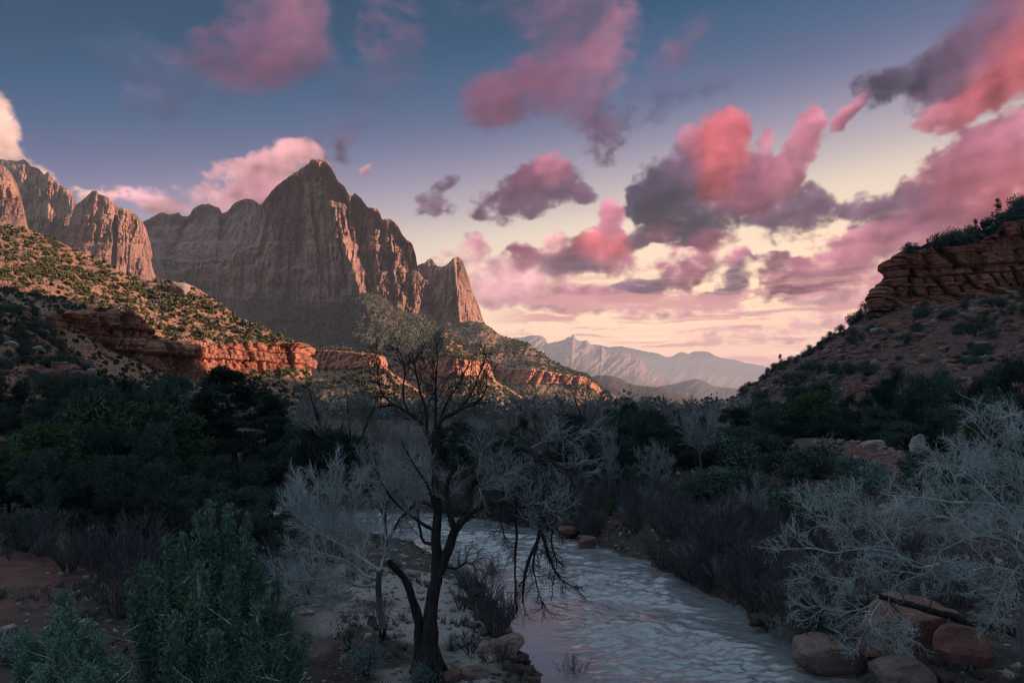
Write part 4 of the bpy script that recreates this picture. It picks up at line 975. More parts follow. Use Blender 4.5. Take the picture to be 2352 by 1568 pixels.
zone_shrubs(p, rs2.uniform(2.2, 5.5, len(p)) * np.clip(p[:, 1] / 220, 0.7, 1.2), PS + PS + PSG, ([760, 820, 880], ['on the upper shaded scree at left', 'beside the red outcrop at left', 'below the red outcrop at left', 'at the foot of the left scree']), 'dark shrub', 'shrubs on the shaded left scree')
# trees along the skyline of the right hill and its cliff
sk = [(1668, 925, 12, 's'), (1702, 905, 10, 's'), (1752, 862, 9, 's'), (1792, 826, 26, 'c'), (1814, 822, 12, 's'), (1834, 815, 10, 's'), (1861, 795, 12, 's'), (1882, 786, 12, 's'), (1918, 758, 14, 'c'), (1930, 752, 18, 's'), (1958, 728, 22, 's'), (1972, 722, 16, 's'), (1994, 704, 24, 's'),
      (2088, 566, 22, 's'), (2104, 566, 16, 'c'), (2130, 558, 18, 'c'), (2152, 552, 34, 's'), (2178, 548, 22, 's'), (2190, 540, 32, 's'), (2208, 536, 34, 's'), (2228, 528, 24, 's'), (2240, 518, 30, 'c'), (2256, 512, 22, 'c'), (2270, 506, 20, 's'), (2290, 478, 44, 'c'), (2315, 490, 24, 's'), (2336, 468, 30, 's'), (2346, 460, 34, 's')]
BK = bvh_of(wK2, 3)
for i, (u, v, hpx, kd) in enumerate(sk):
    # base: walk down the ray until it meets the hill
    bp = None
    for dv in range(0, 60, 2):
        d = Vector(((u - CX) / F, 1, (HY - (v + hpx * 0.8 + dv)) / F)).normalized()
        best = None
        for b in (BV[1], BK):
            h = b.ray_cast(Vector((0, 0, H)), d)
            if h[0] is not None and (best is None or h[3] < best[3]): best = h
        if best is not None: bp = best[0]; break
    if bp is None: continue
    hh = hpx * 1.35 / F * bp.y
    if kd == 'c': place_tree('conifer', PC[i % 2], bp.x, bp.y, bp.z - 0.3, hh / 6, i * 1.1, 'small dark conifer on the right skyline, %s tree along it from the left' % (ORD[i]), 'tree', 'trees along the right skyline', 1.2)
    else: place_tree('shrub', PS[i % 4], bp.x, bp.y, bp.z - 0.3, hh / 2.0, i * 1.1, 'dark bush on the right skyline, %s plant along it from the left' % (ORD[i]), 'shrub', 'trees along the right skyline', 0.95)
p = sample(wK2[6:24], kK[6:24], 90, rs2, 1.1, um=(2080, 2400), vis=False)
scrub('slope_scrub', p, rs2.uniform(1.5, 3.6, len(p)), L_dark, 0.8, 17, 60)

# ---- rocks
def rock_mesh(name, seed, m, sub=3, rough=0.22, flat=0.65, block=0.0):
    import bmesh
    bm = bmesh.new(); bmesh.ops.create_icosphere(bm, subdivisions=sub, radius=1.0)
    co = np.array([v.co[:] for v in bm.verts])
    r = np.random.RandomState(seed); of = r.uniform(0, 50, 3)
    if block:
        co = np.sign(co) * np.abs(co) ** (1 - block); co = co / np.abs(co).max()
        # cut by random planes
        for _ in range(7):
            n = unit(r.normal(size=3)); dd = r.uniform(0.5, 0.8)
            t = co @ n - dd; co = co - np.where(t > 0, t, 0)[:, None] * n * 0.9
    co = co * (1 + rough * fbm(co[:, 0] * 1.3 + of[0], co[:, 1] * 1.3 + of[1], co[:, 2] * 1.3 + of[2], 4))[:, None]
    co[:, 2] *= flat
    for v, c_ in zip(bm.verts, co): v.co = c_
    me = bpy.data.meshes.new(name); bm.to_mesh(me); bm.free(); me.materials.append(m)
    for p_ in me.polygons: p_.use_smooth = not block
    return me
def stone_mat(name, a, b2, L):
    m, nt, b = mat(name); vec = scaled(nt, (1, 1, 1))
    n1 = noise(nt, vec, 1.2 / L, 6, 0.7); n2 = noise(nt, vec, 7 / L, 5, 0.7)
    c = mixc(nt, ramp(nt, n1.outputs[0], [(0.35, 0), (0.65, 1)]).outputs[0], a, b2)
    c = mixc(nt, 1.0, c, ramp(nt, n2.outputs[0], [(0.3, 0.65), (0.7, 1.25)]).outputs[0], 'MULTIPLY')
    nt.links.new(c, b.inputs['Base Color']); b.inputs['Roughness'].default_value = 0.9; b.inputs['Specular IOR Level'].default_value = 0.15
    bump(nt, b, math_(nt, 'ADD', n1.outputs[0], math_(nt, 'MULTIPLY', n2.outputs[0], 0.5)), 0.8, 0.12 * L); return m
S_pink = stone_mat('pinkish_boulder_stone', (0.15, 0.095, 0.083), (0.22, 0.15, 0.135), 0.8)
S_red = stone_mat('red_boulder_stone', (0.12, 0.052, 0.042), (0.17, 0.085, 0.07), 0.8)
S_grey = stone_mat('grey_boulder_stone', (0.20, 0.165, 0.155), (0.29, 0.245, 0.235), 0.8)
S_wet = stone_mat('wet_dark_stone', (0.05, 0.036, 0.034), (0.09, 0.065, 0.06), 0.6)
RM = {c: [rock_mesh('boulder', 400 + 10 * j + i, m, 3, 0.28, 0.7, 0.35 if i else 0.2) for i in range(3)] for j, (c, m) in enumerate((('pink', S_pink), ('red', S_red), ('grey', S_grey), ('wet', S_wet)))}
def boulder(u, v, Y, w, h, c, i, label, rz=0.0, d=None, tilt=0.0, group=None):
    """u, v: middle of the visible stone; w, h in metres"""
    x = (u - CX) / F * Y; z = H - (v - HY) / F * Y
    o = obj('boulder', RM[c][i % 3]); o.location = (x, Y, z); o.scale = (w / 2, (d or w * 0.8) / 2, h / 1.4); o.rotation_euler = (0, tilt, rz)
    tag(o, label, 'boulder', group); return o
boulder(1905, 1498, 32.4, 3.3, 1.7, 'pink', 0, 'long pinkish boulder sloping into the river at right', 0.2, 2.4, 0.12)
boulder(2068, 1550, 27.4, 3.1, 1.7, 'pink', 1, 'flat-topped pinkish boulder at the bottom edge right of the river', -0.1, 2.4)
boulder(2085, 1440, 31.0, 3.8, 2.8, 'red', 2, 'big reddish boulder behind the fallen trunk', 0.4, 3.4)
boulder(2215, 1480, 28.6, 2.6, 1.9, 'red', 1, 'dark reddish boulder under the right bare tree', 1.0)
boulder(1742, 1420, 38, 1.4, 0.7, 'wet', 0, 'wet dark rock breaking the water near the right bank', 0.3, 0.9)
boulder(1142, 1490, 32.5, 2.7, 0.9, 'pink', 2, 'low pinkish boulder on the left bank at the water', 0.5, 1.8, -0.12)
boulder(1090, 1545, 29.5, 1.6, 0.8, 'pink', 1, 'rounded pinkish rock among the bank stones', 0.2)
boulder(1030, 1552, 28.6, 1.0, 0.8, 'red', 0, 'orange-red rock right of the cottonwood foot', 0.7)
boulder(1180, 1545, 31.2, 1.5, 0.5, 'wet', 2, 'dark wet rock at the edge of the left bank', 0.1)
boulder(1218, 1560, 30.5, 0.9, 0.4, 'wet', 1, 'small dark wet rock farthest out from the left bank', 0.1)
boulder(1150, 1562, 29.6, 1.1, 0.6, 'pink', 0, 'pink rock at the bottom edge of the left bank', 0.9)
boulder(1062, 1478, 32.6, 0.9, 0.5, 'grey', 0, 'small grey rock above the bank stones', 0.9)
boulder(2005, 1030, 78, 2.4, 2.0, 'grey', 1, 'pale upright rock above the bare red patch', 0.2)
boulder(2110, 1024, 76, 1.8, 2.4, 'grey', 2, 'pale standing rock among the right junipers', 0.2)
boulder(1300, 1215, 62, 2.0, 1.1, 'red', 0, 'red rock at the far water edge', 0.2)
boulder(1350, 1243, 58, 1.6, 1.0, 'red', 2, 'dull red rock on the far bank near the bend', 0.9)
boulder(2025, 772, 255, 9, 4, 'grey', 1, 'large pale slab lying on the upper right scree', 0.5, 6, 0.4)
boulder(2040, 800, 245, 10, 3.6, 'grey', 2, 'broad tilted pale slab in the middle of the right scree', 0.3, 6, -0.35)
boulder(415, 665, 560, 13, 10, 'grey', 1, 'lone pale boulder on the crest of the sunlit hill', 0.3, 12)
boulder(112, 858, 196, 5, 5, 'red', 0, 'leftmost red block of the outcrop on the shaded left scree', 0.9, 5)
boulder(134, 850, 199, 5, 7, 'red', 2, 'tallest red block in the middle of the left outcrop', 0.3, 6, 0.1)
boulder(156, 856, 197, 5, 6, 'red', 1, 'broad red block right of the tallest outcrop block', 1.3, 6)
boulder(177, 862, 194, 4, 5, 'red', 0, 'rightmost red block of the left outcrop', 2.2, 5, -0.1)
boulder(208, 862, 190, 2.2, 4, 'grey', 1, 'tall grey slab leaning beside the red outcrop', 0.4, 3, 0.3)
boulder(90, 800, 230, 4, 2, 'grey', 2, 'flat pale slab on the left scree above the outcrop', 0.4, 3, 0.3)
boulder(30, 790, 220, 3, 2, 'grey', 0, 'pale rock at the left edge of the scree', 0.4, 3, 0.3)

def rubble(name, pts, size, m, seed):
    """scree stones: squashed and cut little boxes, one mesh"""
    r = np.random.RandomState(seed); n = len(pts)
    base = np.array([(x, y, z) for x in (-1, 1) for y in (-1, 1) for z in (-1, 1)], float)
    fc = np.array([(0, 1, 3, 2), (4, 6, 7, 5), (0, 4, 5, 1), (2, 3, 7, 6), (0, 2, 6, 4), (1, 5, 7, 3)])
    V = base[None] * r.uniform(0.45, 1.1, (n, 8, 3)) * (size[:, None, None] * 0.5) * r.uniform(0.5, 1.2, (n, 1, 3)) * [1, 1, 0.6]
    a = r.uniform(0, 6.28, n); b = r.normal(size=n) * 0.4
    ca, sa = np.cos(a)[:, None], np.sin(a)[:, None]; cb, sb = np.cos(b)[:, None], np.sin(b)[:, None]
    x, y, z = V[..., 0], V[..., 1], V[..., 2]
    x, z = x * cb + z * sb, -x * sb + z * cb
    x, y = x * ca - y * sa, x * sa + y * ca
    V = np.stack([x, y, z], -1) + pts[:, None]
    fcs = (fc[None] + (np.arange(n) * 8)[:, None, None]).reshape(-1, 4)
    o = obj(name, new_mesh(name, V.reshape(-1, 3), fcs, 4, (m,))); o['kind'] = 'stuff'; return o
p = sample(wR2[8:], kR[8:], 2600, rs2, 1.1, um=(1640, 2400), dens=lambda c: clump(25, 0)(c))
rubble('scree_stones', p, rs2.uniform(0.3, 1.0, len(p)) ** 6 * 3.4 + 0.3, S_pink, 1)
p = sample(wR2[8:], kR[8:], 2500, rs2, 1.1, um=(1640, 2400), dens=lambda c: clump(25, 0)(c))
rubble('scree_stones', p, rs2.uniform(0.3, 1.0, len(p)) ** 6 * 4.0 + 0.35, S_red, 2)
p = sample(wA2[8:], kA[8:], 5200, rs2, 0.5, um=(-20, 750), dens=lambda c: clump(35, 0)(c) * (0.4 + 3.0 * (c[..., 1] < 330)))
rubble('scree_stones', p, (rs2.uniform(0.3, 1.0, len(p)) ** 5 * 3.0 + 0.35) * np.clip(p[:, 1] / 300, 0.6, 1.5), S_pink, 3)

p = sample(wA2[8:], kA[8:], 2400, rs2, 0.6, um=(-20, 520), dens=lambda c: (c[..., 1] < 330) * clump(20, 0)(c))
rubble('scree_stones', p, rs2.uniform(0.3, 1.0, len(p)) ** 4 * 2.6 + 0.3, S_red, 9)
# ---- near the river
def near_pts(n, rng, side, dmin, dmax, ymin, ymax, xr=(-40, 45)):
    out = []
    while len(out) < n:
        x = rng.uniform(*xr, 4000); y = rng.uniform(ymin, ymax, 4000)
        d, s = rivdist(x, y); m = (d > dmin) & (d < dmax) & (s * side > 0)
        out += list(zip(x[m], y[m]))
    out = np.array(out[:n]); return np.column_stack([out, ground(out[:, 0], out[:, 1])])
rs3 = np.random.RandomState(31)
p = np.concatenate([near_pts(2600, rs3, -1, 0.1, 22, 16, 62), near_pts(2600, rs3, 1, 0.1, 20, 22, 80)])
rubble('bank_stones', p, rs3.uniform(0.3, 1.0, len(p)) ** 4 * 0.5 + 0.06, S_grey, 4)
p = np.stack([rs3.normal(36, 5, 700), rs3.normal(74, 5, 700), np.zeros(700)], 1); p[:, 2] = ground(p[:, 0], p[:, 1])
rubble('scree_stones', p, rs3.uniform(0.2, 1.0, len(p)) ** 3 * 0.9 + 0.1, S_pink, 15)
p = np.concatenate([near_pts(260, rs3, -1, -0.3, 2.2, 26, 60), near_pts(300, rs3, 1, -0.4, 3.0, 26, 80)])
rubble('bank_stones', p, rs3.uniform(0.3, 1.0, len(p)) ** 4 * 0.8 + 0.12, S_wet, 5)
# grass and low litter
def tufts(name, pts, h, m, seed, blades=14, spread=0.5):
    r = np.random.RandomState(seed); n = len(pts)
    C = np.repeat(pts, blades, 0); S = np.repeat(h, blades)[:, None]
    b = C + np.column_stack([r.normal(size=(len(C), 2)) * 0.10, np.zeros(len(C))]) * S * 2
    d = unitv(np.column_stack([r.normal(size=(len(C), 2)) * spread, np.ones(len(C))])); s = unitv(np.cross(d, r.normal(size=d.shape)))
    w = 0.018 + 0.01 * S; t = b + d * S * r.uniform(0.5, 1.1, (len(C), 1))
    V = np.stack([b - s * w, b + s * w, t + s * w * 0.3, t - s * w * 0.3], 1).reshape(-1, 3)
    o = obj(name, crown_mesh(name, V, m)); o['kind'] = 'stuff'; return o
p = np.concatenate([near_pts(4200, rs3, -1, 0.6, 26, 14, 60), near_pts(5200, rs3, 1, 0.4, 26, 24, 95, (-40, 70))])
p = p[fbm(p[:, 0] / 3, p[:, 1] / 3, 3.3, 3) > 0.02]
tufts('dry_grass', p, rs3.uniform(0.15, 0.5, len(p)), B_brush, 6)
tufts('green_ground_cover', p[::3] + rs3.normal(size=(len(p[::3]), 3)) * [0.5, 0.5, 0], rs3.uniform(0.12, 0.35, len(p[::3])), L_sage, 7)

# ================================================================== FOREGROUND
# ---- brush: leafless many-stemmed bushes
def brush_mesh(seed, h=1.6, n=26, m=None, spread=0.45, tw=0.008):
    rng = np.random.RandomState(seed); T = Tubes()
    for i in range(n):
        a = rng.uniform(0, 6.28); d = np.array([math.cos(a) * spread * rng.uniform(0.2, 1.4), math.sin(a) * spread * rng.uniform(0.2, 1.4), 1])
        p = path(np.array([math.cos(a) * 0.1, math.sin(a) * 0.1, -0.1]), d, h * rng.uniform(0.6, 1.1), 5, rng, 0.12, 0.02)
        T.add(p, np.linspace(tw * 1.7, tw * 0.6, 5), 3)
        twigs(T, p, tw * 1.5, 0, rng, [dict(n=(4, 7), ang=(20, 45), len=h * 0.32, r=tw, seg=3, wig=0.15, up=0.1, t0=0.25), dict(n=(2, 3), ang=(20, 45), len=h * 0.14, r=tw * 0.7, seg=3, wig=0.1, up=0.1)])
    return T.mesh('brush', m)
BRD = [brush_mesh(500 + i, 1.6, 26, B_brush, 0.5, 0.011) for i in range(3)]
BRG = [brush_mesh(510 + i, 1.6, 24, B_twig, 0.5, 0.009) for i in range(2)]
def bush(meshes, x, y, s, label, group=None, i=0, rz=None, name='bare_bush'):
    o = obj(name, meshes[i % len(meshes)]); o.location = (x, y, gz(x, y) - 0.03); o.scale = (s, s, s); o.rotation_euler = (0, 0, rnd.uniform(0, 6.28) if rz is None else rz)
    tag(o, label, 'bush', group); return o
def bush_uv(meshes, u, v, s, label, group=None, i=0, name='bare_bush'):
    """v: foot of the bush; the distance follows from the ground"""
    Y = 30.
    for _ in range(25): Y = 0.6 * Y + 0.4 * (H - gz((u - CX) / F * Y, Y)) * F / (v - HY)
    return bush(meshes, (u - CX) / F * Y, Y, s, label, group, i, name=name)
GB = 'leafless brush along the far right bank'
q = np.concatenate([near_pts(120, rs3, 1, 0.5, 9, 33, 78), near_pts(50, rs3, 1, -0.1, 1.8, 33, 74)])
q = q[np.argsort(q[:, 1])]
for n_, (x, y, z) in enumerate(q):
    
    row_ = n_ // 43; 
    bush(BRG if n_ % 9 == 4 else BRD, x, y, rnd.uniform(0.9, 1.9), 'leafless brush on the right bank, %s in the %s stretch upriver' % (ORD[n_ % 43], ['nearest', 'second', 'third', 'farthest'][min(row_, 3)]), GB, n_)
for n_, (u, v, s, t) in enumerate([(1140, 1460, 1.5, 'tall dark leafless bush at the left water edge'), (1115, 1400, 1.2, 'leafless bush on the left bank upriver of the tall one'), (1165, 1430, 1.0, 'dark leafless bush overhanging the quiet water'), (1080, 1500, 0.8, 'small leafless bush beside the yucca'),
        (1090, 1370, 1.3, 'grey-brown leafless bush behind the cottonwood stem'), (1130, 1345, 1.4, 'leafless bush beside the river narrows on the left'), (1300, 1380, 0.01, None), (1060, 1400, 0.9, 'low leafless bush on the sandy bank'), (1320, 1590, 1.0, 'leafless twigs standing at the bottom edge in the river'), (1150, 1520, 0.7, 'leafless bush among the bank stones')]):
    if t and s > 0.1: bush_uv(BRD, u, v, s, t, None, n_)
bush_uv(BRG, 1800, 1490, 1.1, 'grey tufted bush standing at the right water edge')
bush_uv(BRG, 1270, 1508, 0.45, 'tiny leafless bush standing in the quiet water')
bush_uv(BRD, 1196, 1402, 0.5, 'dark tuft of twigs on a stone in the river')
bush_uv(BRG, 1650, 1350, 1.2, 'pale leafless bush on the right bank below the slope')
bush_uv(BRG, 1910, 1430, 1.5, 'grey leafless bush behind the long boulder', None, 1)
q = near_pts(60, rs3, 1, 9, 34, 45, 96, (10, 62)); q = q[np.argsort(q[:, 0])]
for n_, (x, y, z) in enumerate(q):
    if abs(x - 35) < 5 and abs(y - 72) < 9: continue
    place_tree('shrub', (PS + PSR)[n_ % 6], x, y, z - 0.1, rnd.uniform(0.8, 1.6), n_ * 1.3, 'dark shrub on the flat behind the right bank, %s from the left' % ORD[n_], 'shrub', 'shrubs behind the right bank', 1.3)
GU = 'dead undergrowth between the left junipers'
for n_, (u, v, s) in enumerate([(250, 1330, 2.0), (300, 1380, 1.8), (350, 1330, 2.0), (210, 1300, 1.6), (330, 1290, 1.8), (620, 1330, 1.4), (700, 1360, 1.2), (660, 1290, 1.6), (760, 1300, 1.3), (270, 1420, 1.5), (160, 1310, 1.5), (100, 1275, 1.6), (50, 1265, 1.5), (560, 1270, 1.7)]):
    bush_uv(BRD, u, v, s, 'leafless brown undergrowth among the left junipers, %s counted from the near side' % ORD[n_], GU, n_)

# ---- the great cottonwood: limbs traced one by one
YT = 28.6
def TP(u, v, dy=0.0): return P(u, v, YT + dy)
def limb_path(pts, n=None):
    p = np.array([P(u, v, YT + dy) for u, v, dy in pts])
    d = np.concatenate([[0], np.cumsum(np.linalg.norm(np.diff(p, axis=0), axis=1))])
    n = n or max(6, int(d[-1] / 0.22))
    t = np.linspace(0, d[-1], n)
    q = np.stack([pchip(d, p[:, k], t) for k in range(3)], 1)
    # small knots and bends
    q += 0.05 * np.stack([perlin(t * 1.7, k * 5.1, p[0, 0]) for k in range(3)], 1) * np.minimum(1, t / 0.5)[:, None]
    return q
def upx(r): return r / F * YT
cot = empty('cottonwood', tuple(TP(985, 1532)[:2]) + (float(TP(985, 1532)[2]),)); cot.location = (0, 0, 0)
base = TP(985, 1532); cot.location = base
tag(cot, 'tall leafless cottonwood with black forked stems on the left bank, centre of the view', 'tree')
def child(name, me, parent, off):
    o = obj(name, me, parent); o.location = -off if parent is cot else (0, 0, 0); return o
def thick_limb(T, p, r0, r1, sides=9, rng=None, kn=0.10):
    n = len(p); r = np.linspace(r0, r1, n) * (1 + kn * perlin(np.arange(n) * 0.7, p[0, 0], 2.2)); T.add(p, r, sides)
T = Tubes()
tp = limb_path([(978, 1560, 0), (985, 1532, 0), (990, 1395, 0), (1003, 1312, 0), (1003, 1242, 0), (1005, 1167, 0.1), (997, 1076, 0.1), (1000, 990, 0)])
rr_ = np.interp(np.linspace(0, 1, len(tp)), [0, 0.05, 0.25, 0.42, 0.6, 0.8, 1], [0.50, 0.42, 0.26, 0.23, 0.18, 0.145, 0.11])
T.add(tp, rr_ * (1 + 0.08 * perlin(np.arange(len(tp)) * 0.5, 3.3, 1.1)), 14)
for k in range(5):    # root flare
    a = k * 1.3 + 0.4; T.add(np.array([base + [math.cos(a) * 0.75, math.sin(a) * 0.75, -0.25], base + [math.cos(a) * 0.42, math.sin(a) * 0.42, 0.1], base + [math.cos(a) * 0.15, math.sin(a) * 0.15, 0.9]]), [0.08, 0.2, 0.2], 7)
child('trunk', T.mesh('trunk', B_dark), cot, base)
O_main = [dict(n=(8, 10), ang=(25, 60), len=1.35, r=0.020, seg=7, wig=0.22, up=0.07, sides=4, t0=0.12), dict(n=(7, 9), ang=(25, 55), len=0.68, r=0.0095, seg=5, wig=0.2, up=0.05), dict(n=(4, 6), ang=(22, 52), len=0.32, r=0.006, seg=4, wig=0.2, up=0.03)]
O_top = [dict(n=(6, 8), ang=(25, 60), len=1.25, r=0.016, seg=7, wig=0.2, up=0.07, sides=4, t0=0.2), dict(n=(6, 8), ang=(25, 55), len=0.66, r=0.011, seg=5, wig=0.2, up=0.05), dict(n=(3, 5), ang=(22, 52), len=0.34, r=0.0085, seg=4, wig=0.2, up=0.03)]
O_long = [dict(n=(18, 22), ang=(25, 62), len=1.6, r=0.022, seg=7, wig=0.22, up=0.08, sides=4, t0=0.3)] + O_main[1:]
O_hang = [dict(n=(12, 16), ang=(20, 55), len=1.15, r=0.017, seg=6, wig=0.22, up=-0.05, sides=3, t0=0.1), dict(n=(5, 7), ang=(20, 50), len=0.55, r=0.0105, seg=4, wig=0.2, up=-0.02), dict(n=(2, 4), ang=(22, 48), len=0.24, r=0.0075, seg=3, wig=0.18, up=0.0)]
O_few = [dict(n=(4, 6), ang=(30, 60), len=1.0, r=0.02, seg=5, wig=0.18, up=0.08, sides=4, t0=0.4)] + O_main[1:]
LIMBS = [  # points (u, v, nearer/farther), radii in picture units, shoots, bark of the shoots
  ([(962, 1535, 0.3), (963, 1436, 0.3), (947, 1374, 0.2), (926, 1325, 0), (910, 1305, -0.2), (892, 1288, -0.4)], 15, 6.5, None, None),
  ([(1008, 1315, 0), (1034, 1250, -0.1), (1051, 1209, -0.2), (1080, 1176, -0.3), (1125, 1155, -0.2), (1165, 1138, 0.2), (1190, 1110, 0.5)], 12, 5, O_few, B_dark),
  ([(1045, 1220, -0.2), (1030, 1167, -0.5), (1026, 1113, -0.7), (1040, 1080, -0.9)], 8, 3.5, O_few, B_twig),
  ([(1072, 1180, -0.3), (1080, 1117, 0.3), (1125, 1080, 0.4), (1163, 1047, 0.3), (1196, 1028, 0.1), (1225, 1039, -0.2), (1237, 1062, -0.4)], 11.5, 7.5, O_few, B_twig),
  ([(1235, 1055, -0.4), (1241, 1084, -0.5), (1245, 1167, -0.7), (1237, 1233, -0.9), (1212, 1292, -1.0), (1204, 1333, -1.0), (1200, 1385, -1.0)], 7, 1.8, O_hang, B_dark),
  ([(1237, 1062, -0.4), (1262, 1120, -0.8), (1278, 1180, -1.2), (1266, 1240, -1.5), (1280, 1290, -1.6)], 4.2, 1.2, O_hang, B_dark),
  ([(1225, 1039, -0.2), (1285, 1070, -0.6), (1320, 1125, -1.0), (1312, 1185, -1.3)], 3.6, 1.1, O_hang, B_dark),
  ([(1150, 1052, 0.3), (1160, 1110, 0.9), (1150, 1180, 1.1), (1160, 1240, 1.2)], 3.6, 1.1, O_hang, B_dark),
  ([(1237, 1233, -0.9), (1225, 1300, -1.2), (1235, 1350, -1.3), (1250, 1395, -1.4)], 2.8, 1.0, O_hang, B_dark),
  ([(1240, 1215, -0.8), (1249, 1240, -0.9), (1266, 1292, -1.1), (1291, 1333, -1.2), (1325, 1352, -1.3)], 4.5, 1.2, O_hang, B_dark),
  ([(1170, 1045, 0.3), (1182, 1120, 0.1), (1187, 1221, 0), (1183, 1292, 0), (1183, 1366, 0), (1190, 1400, 0)], 4.5, 2, O_hang, B_dark),
  ([(1005, 1060, 0), (984, 1001, 0), (972, 977, 0), (939, 948, 0.2), (906, 931, 0.4), (870, 935, 0.6)], 7.5, 2.2, O_top, B_dark),
  ([(1003, 990, 0), (1013, 964, -0.1), (1051, 944, -0.3), (1096, 923, -0.6), (1120, 885, -0.7)], 5, 1.4, O_top, B_dark),
  ([(980, 985, 0), (980, 956, 0), (963, 894, -0.2), (955, 850, -0.3), (948, 815, -0.3)], 4.5, 1.2, O_top, B_dark),
  ([(906, 931, 0.4), (880, 905, 0.2), (868, 870, 0), (872, 840, -0.2)], 2.4, 0.9, O_top, B_dark),
  ([(1051, 944, -0.3), (1085, 900, 0), (1100, 860, 0.3), (1118, 815, 0.4)], 3.0, 0.9, O_top, B_dark),
  ([(939, 948, 0.2), (925, 900, 0.5), (930, 850, 0.7), (915, 800, 0.8)], 3.0, 0.9, O_top, B_dark),
  ([(999, 985, 0), (1001, 940, 0.2), (1001, 877, 0.3), (1006, 815, 0.3)], 3.8, 1.0, O_top, B_dark),
  ([(1003, 1095, 0.2), (1013, 1043, 0.4), (1009, 973, 0.5), (1030, 920, 0.7), (1060, 870, 0.9), (1075, 840, 1)], 5.5, 1.2, O_top, B_dark),
  ([(1000, 1165, 0), (968, 1151, 0.6), (935, 1176, 0.9), (918, 1190, 1.1), (905, 1215, 1.2)], 5.5, 2.2, O_few, B_twig),
  ([(1003, 1040, 0.3), (1021, 1010, 0.8), (1063, 1014, 1.3), (1096, 1031, 1.6), (1138, 1055, 1.8), (1170, 1075, 2)], 4.6, 2.2, O_few, B_twig),
  ([(1215, 1033, -0.1), (1237, 1022, 0), (1299, 1002, 0.2), (1361, 981, 0.4)], 3.2, 1.0, O_main, B_twig),
  ([(1230, 1050, -0.2), (1275, 1062, -0.5), (1320, 1068, -0.8), (1350, 1090, -1)], 3.0, 1.0, O_main, B_twig),
  ([(1003, 1190, 0), (985, 1120, -0.6), (960, 1080, -1.0), (935, 1040, -1.2), (920, 1010, -1.4)], 4.5, 1.4, O_long, B_twig),
  ([(1000, 1220, 0), (960, 1195, -0.8), (915, 1160, -1.4), (880, 1115, -1.8), (860, 1075, -2.0)], 4.5, 1.4, O_long, B_twig),
  ([(1120, 1082, 0.4), (1110, 1045, 0.0), (1100, 1000, -0.3)], 3.5, 1.0, O_main, B_twig),
  ([(1150, 1150, 0), (1190, 1165, -0.6), (1235, 1160, -1.2), (1275, 1180, -1.6)], 4.0, 1.2, O_long, B_twig),
  ([(1090, 1172, -0.3), (1105, 1120, -0.8), (1140, 1100, -1.2), (1165, 1085, -1.3)], 3.6, 1.2, O_long, B_twig),
  ([(1000, 1250, 0), (975, 1245, 0.3), (965, 1215, 0.6), (958, 1170, 0.8)], 4.6, 2.5, O_few, B_dark),
  ([(1020, 1300, 0), (1050, 1305, 0.4), (1068, 1290, 0.6), (1085, 1295, 0.7)], 4.4, 1.6, O_few, B_dark),
]
for n_, (pts, r0, r1, o, bk) in enumerate(LIMBS):
    rng = np.random.RandomState(600 + n_); T = Tubes(); W = Tubes()
    p = limb_path(pts); thick_limb(T, p, upx(r0), upx(r1), 8 if r0 > 6 else 6)
    L = child('limb', T.mesh('limb', B_dark if (bk is None or bk is B_dark or r0 > 3.9) else B_grey), cot, base)
    if o:
        twigs(W, p, upx(r0), 0, rng, o); obj('twig_spray', W.mesh('twig_spray', bk), L)
        W2 = None

# ---- the pale bare tree whose fans of twigs spread left of it
pal = empty('bare_tree', P(870, 1395, 30.5)); pb = P(870, 1395, 30.5)
tag(pal, 'low pale leafless tree with wide fans of silvery twigs left of the black cottonwood', 'bare tree')
O_p = [dict(n=(16, 20), ang=(22, 52), len=1.6, r=0.015, seg=7, wig=0.17, up=0.10, sides=3, t0=0.06), dict(n=(9, 12), ang=(22, 48), len=0.8, r=0.0092, seg=5, wig=0.17, up=0.07), dict(n=(5, 7), ang=(20, 45), len=0.36, r=0.0066, seg=4, wig=0.17, up=0.05)]
YP = 29.5
def lp(pts, Y0):
    p = np.array([P(u, v, Y0 + dy) for u, v, dy in pts]); d = np.concatenate([[0], np.cumsum(np.linalg.norm(np.diff(p, axis=0), axis=1))])
    t = np.linspace(0, d[-1], max(6, int(d[-1] / 0.25))); q = np.stack([pchip(d, p[:, k], t) for k in range(3)], 1)
    return q + 0.05 * np.stack([perlin(t * 1.9, k * 5.1, p[0, 0]) for k in range(3)], 1) * np.minimum(1, t)[:, None]
T = Tubes(); p = lp([(880, 1440, 1), (872, 1395, 1), (868, 1350, 0.6), (872, 1310, 0.2)], YP); T.add(p, np.linspace(0.15, 0.11, len(p)), 8)
o = obj('trunk', T.mesh('trunk', B_grey), pal); o.location = -pb
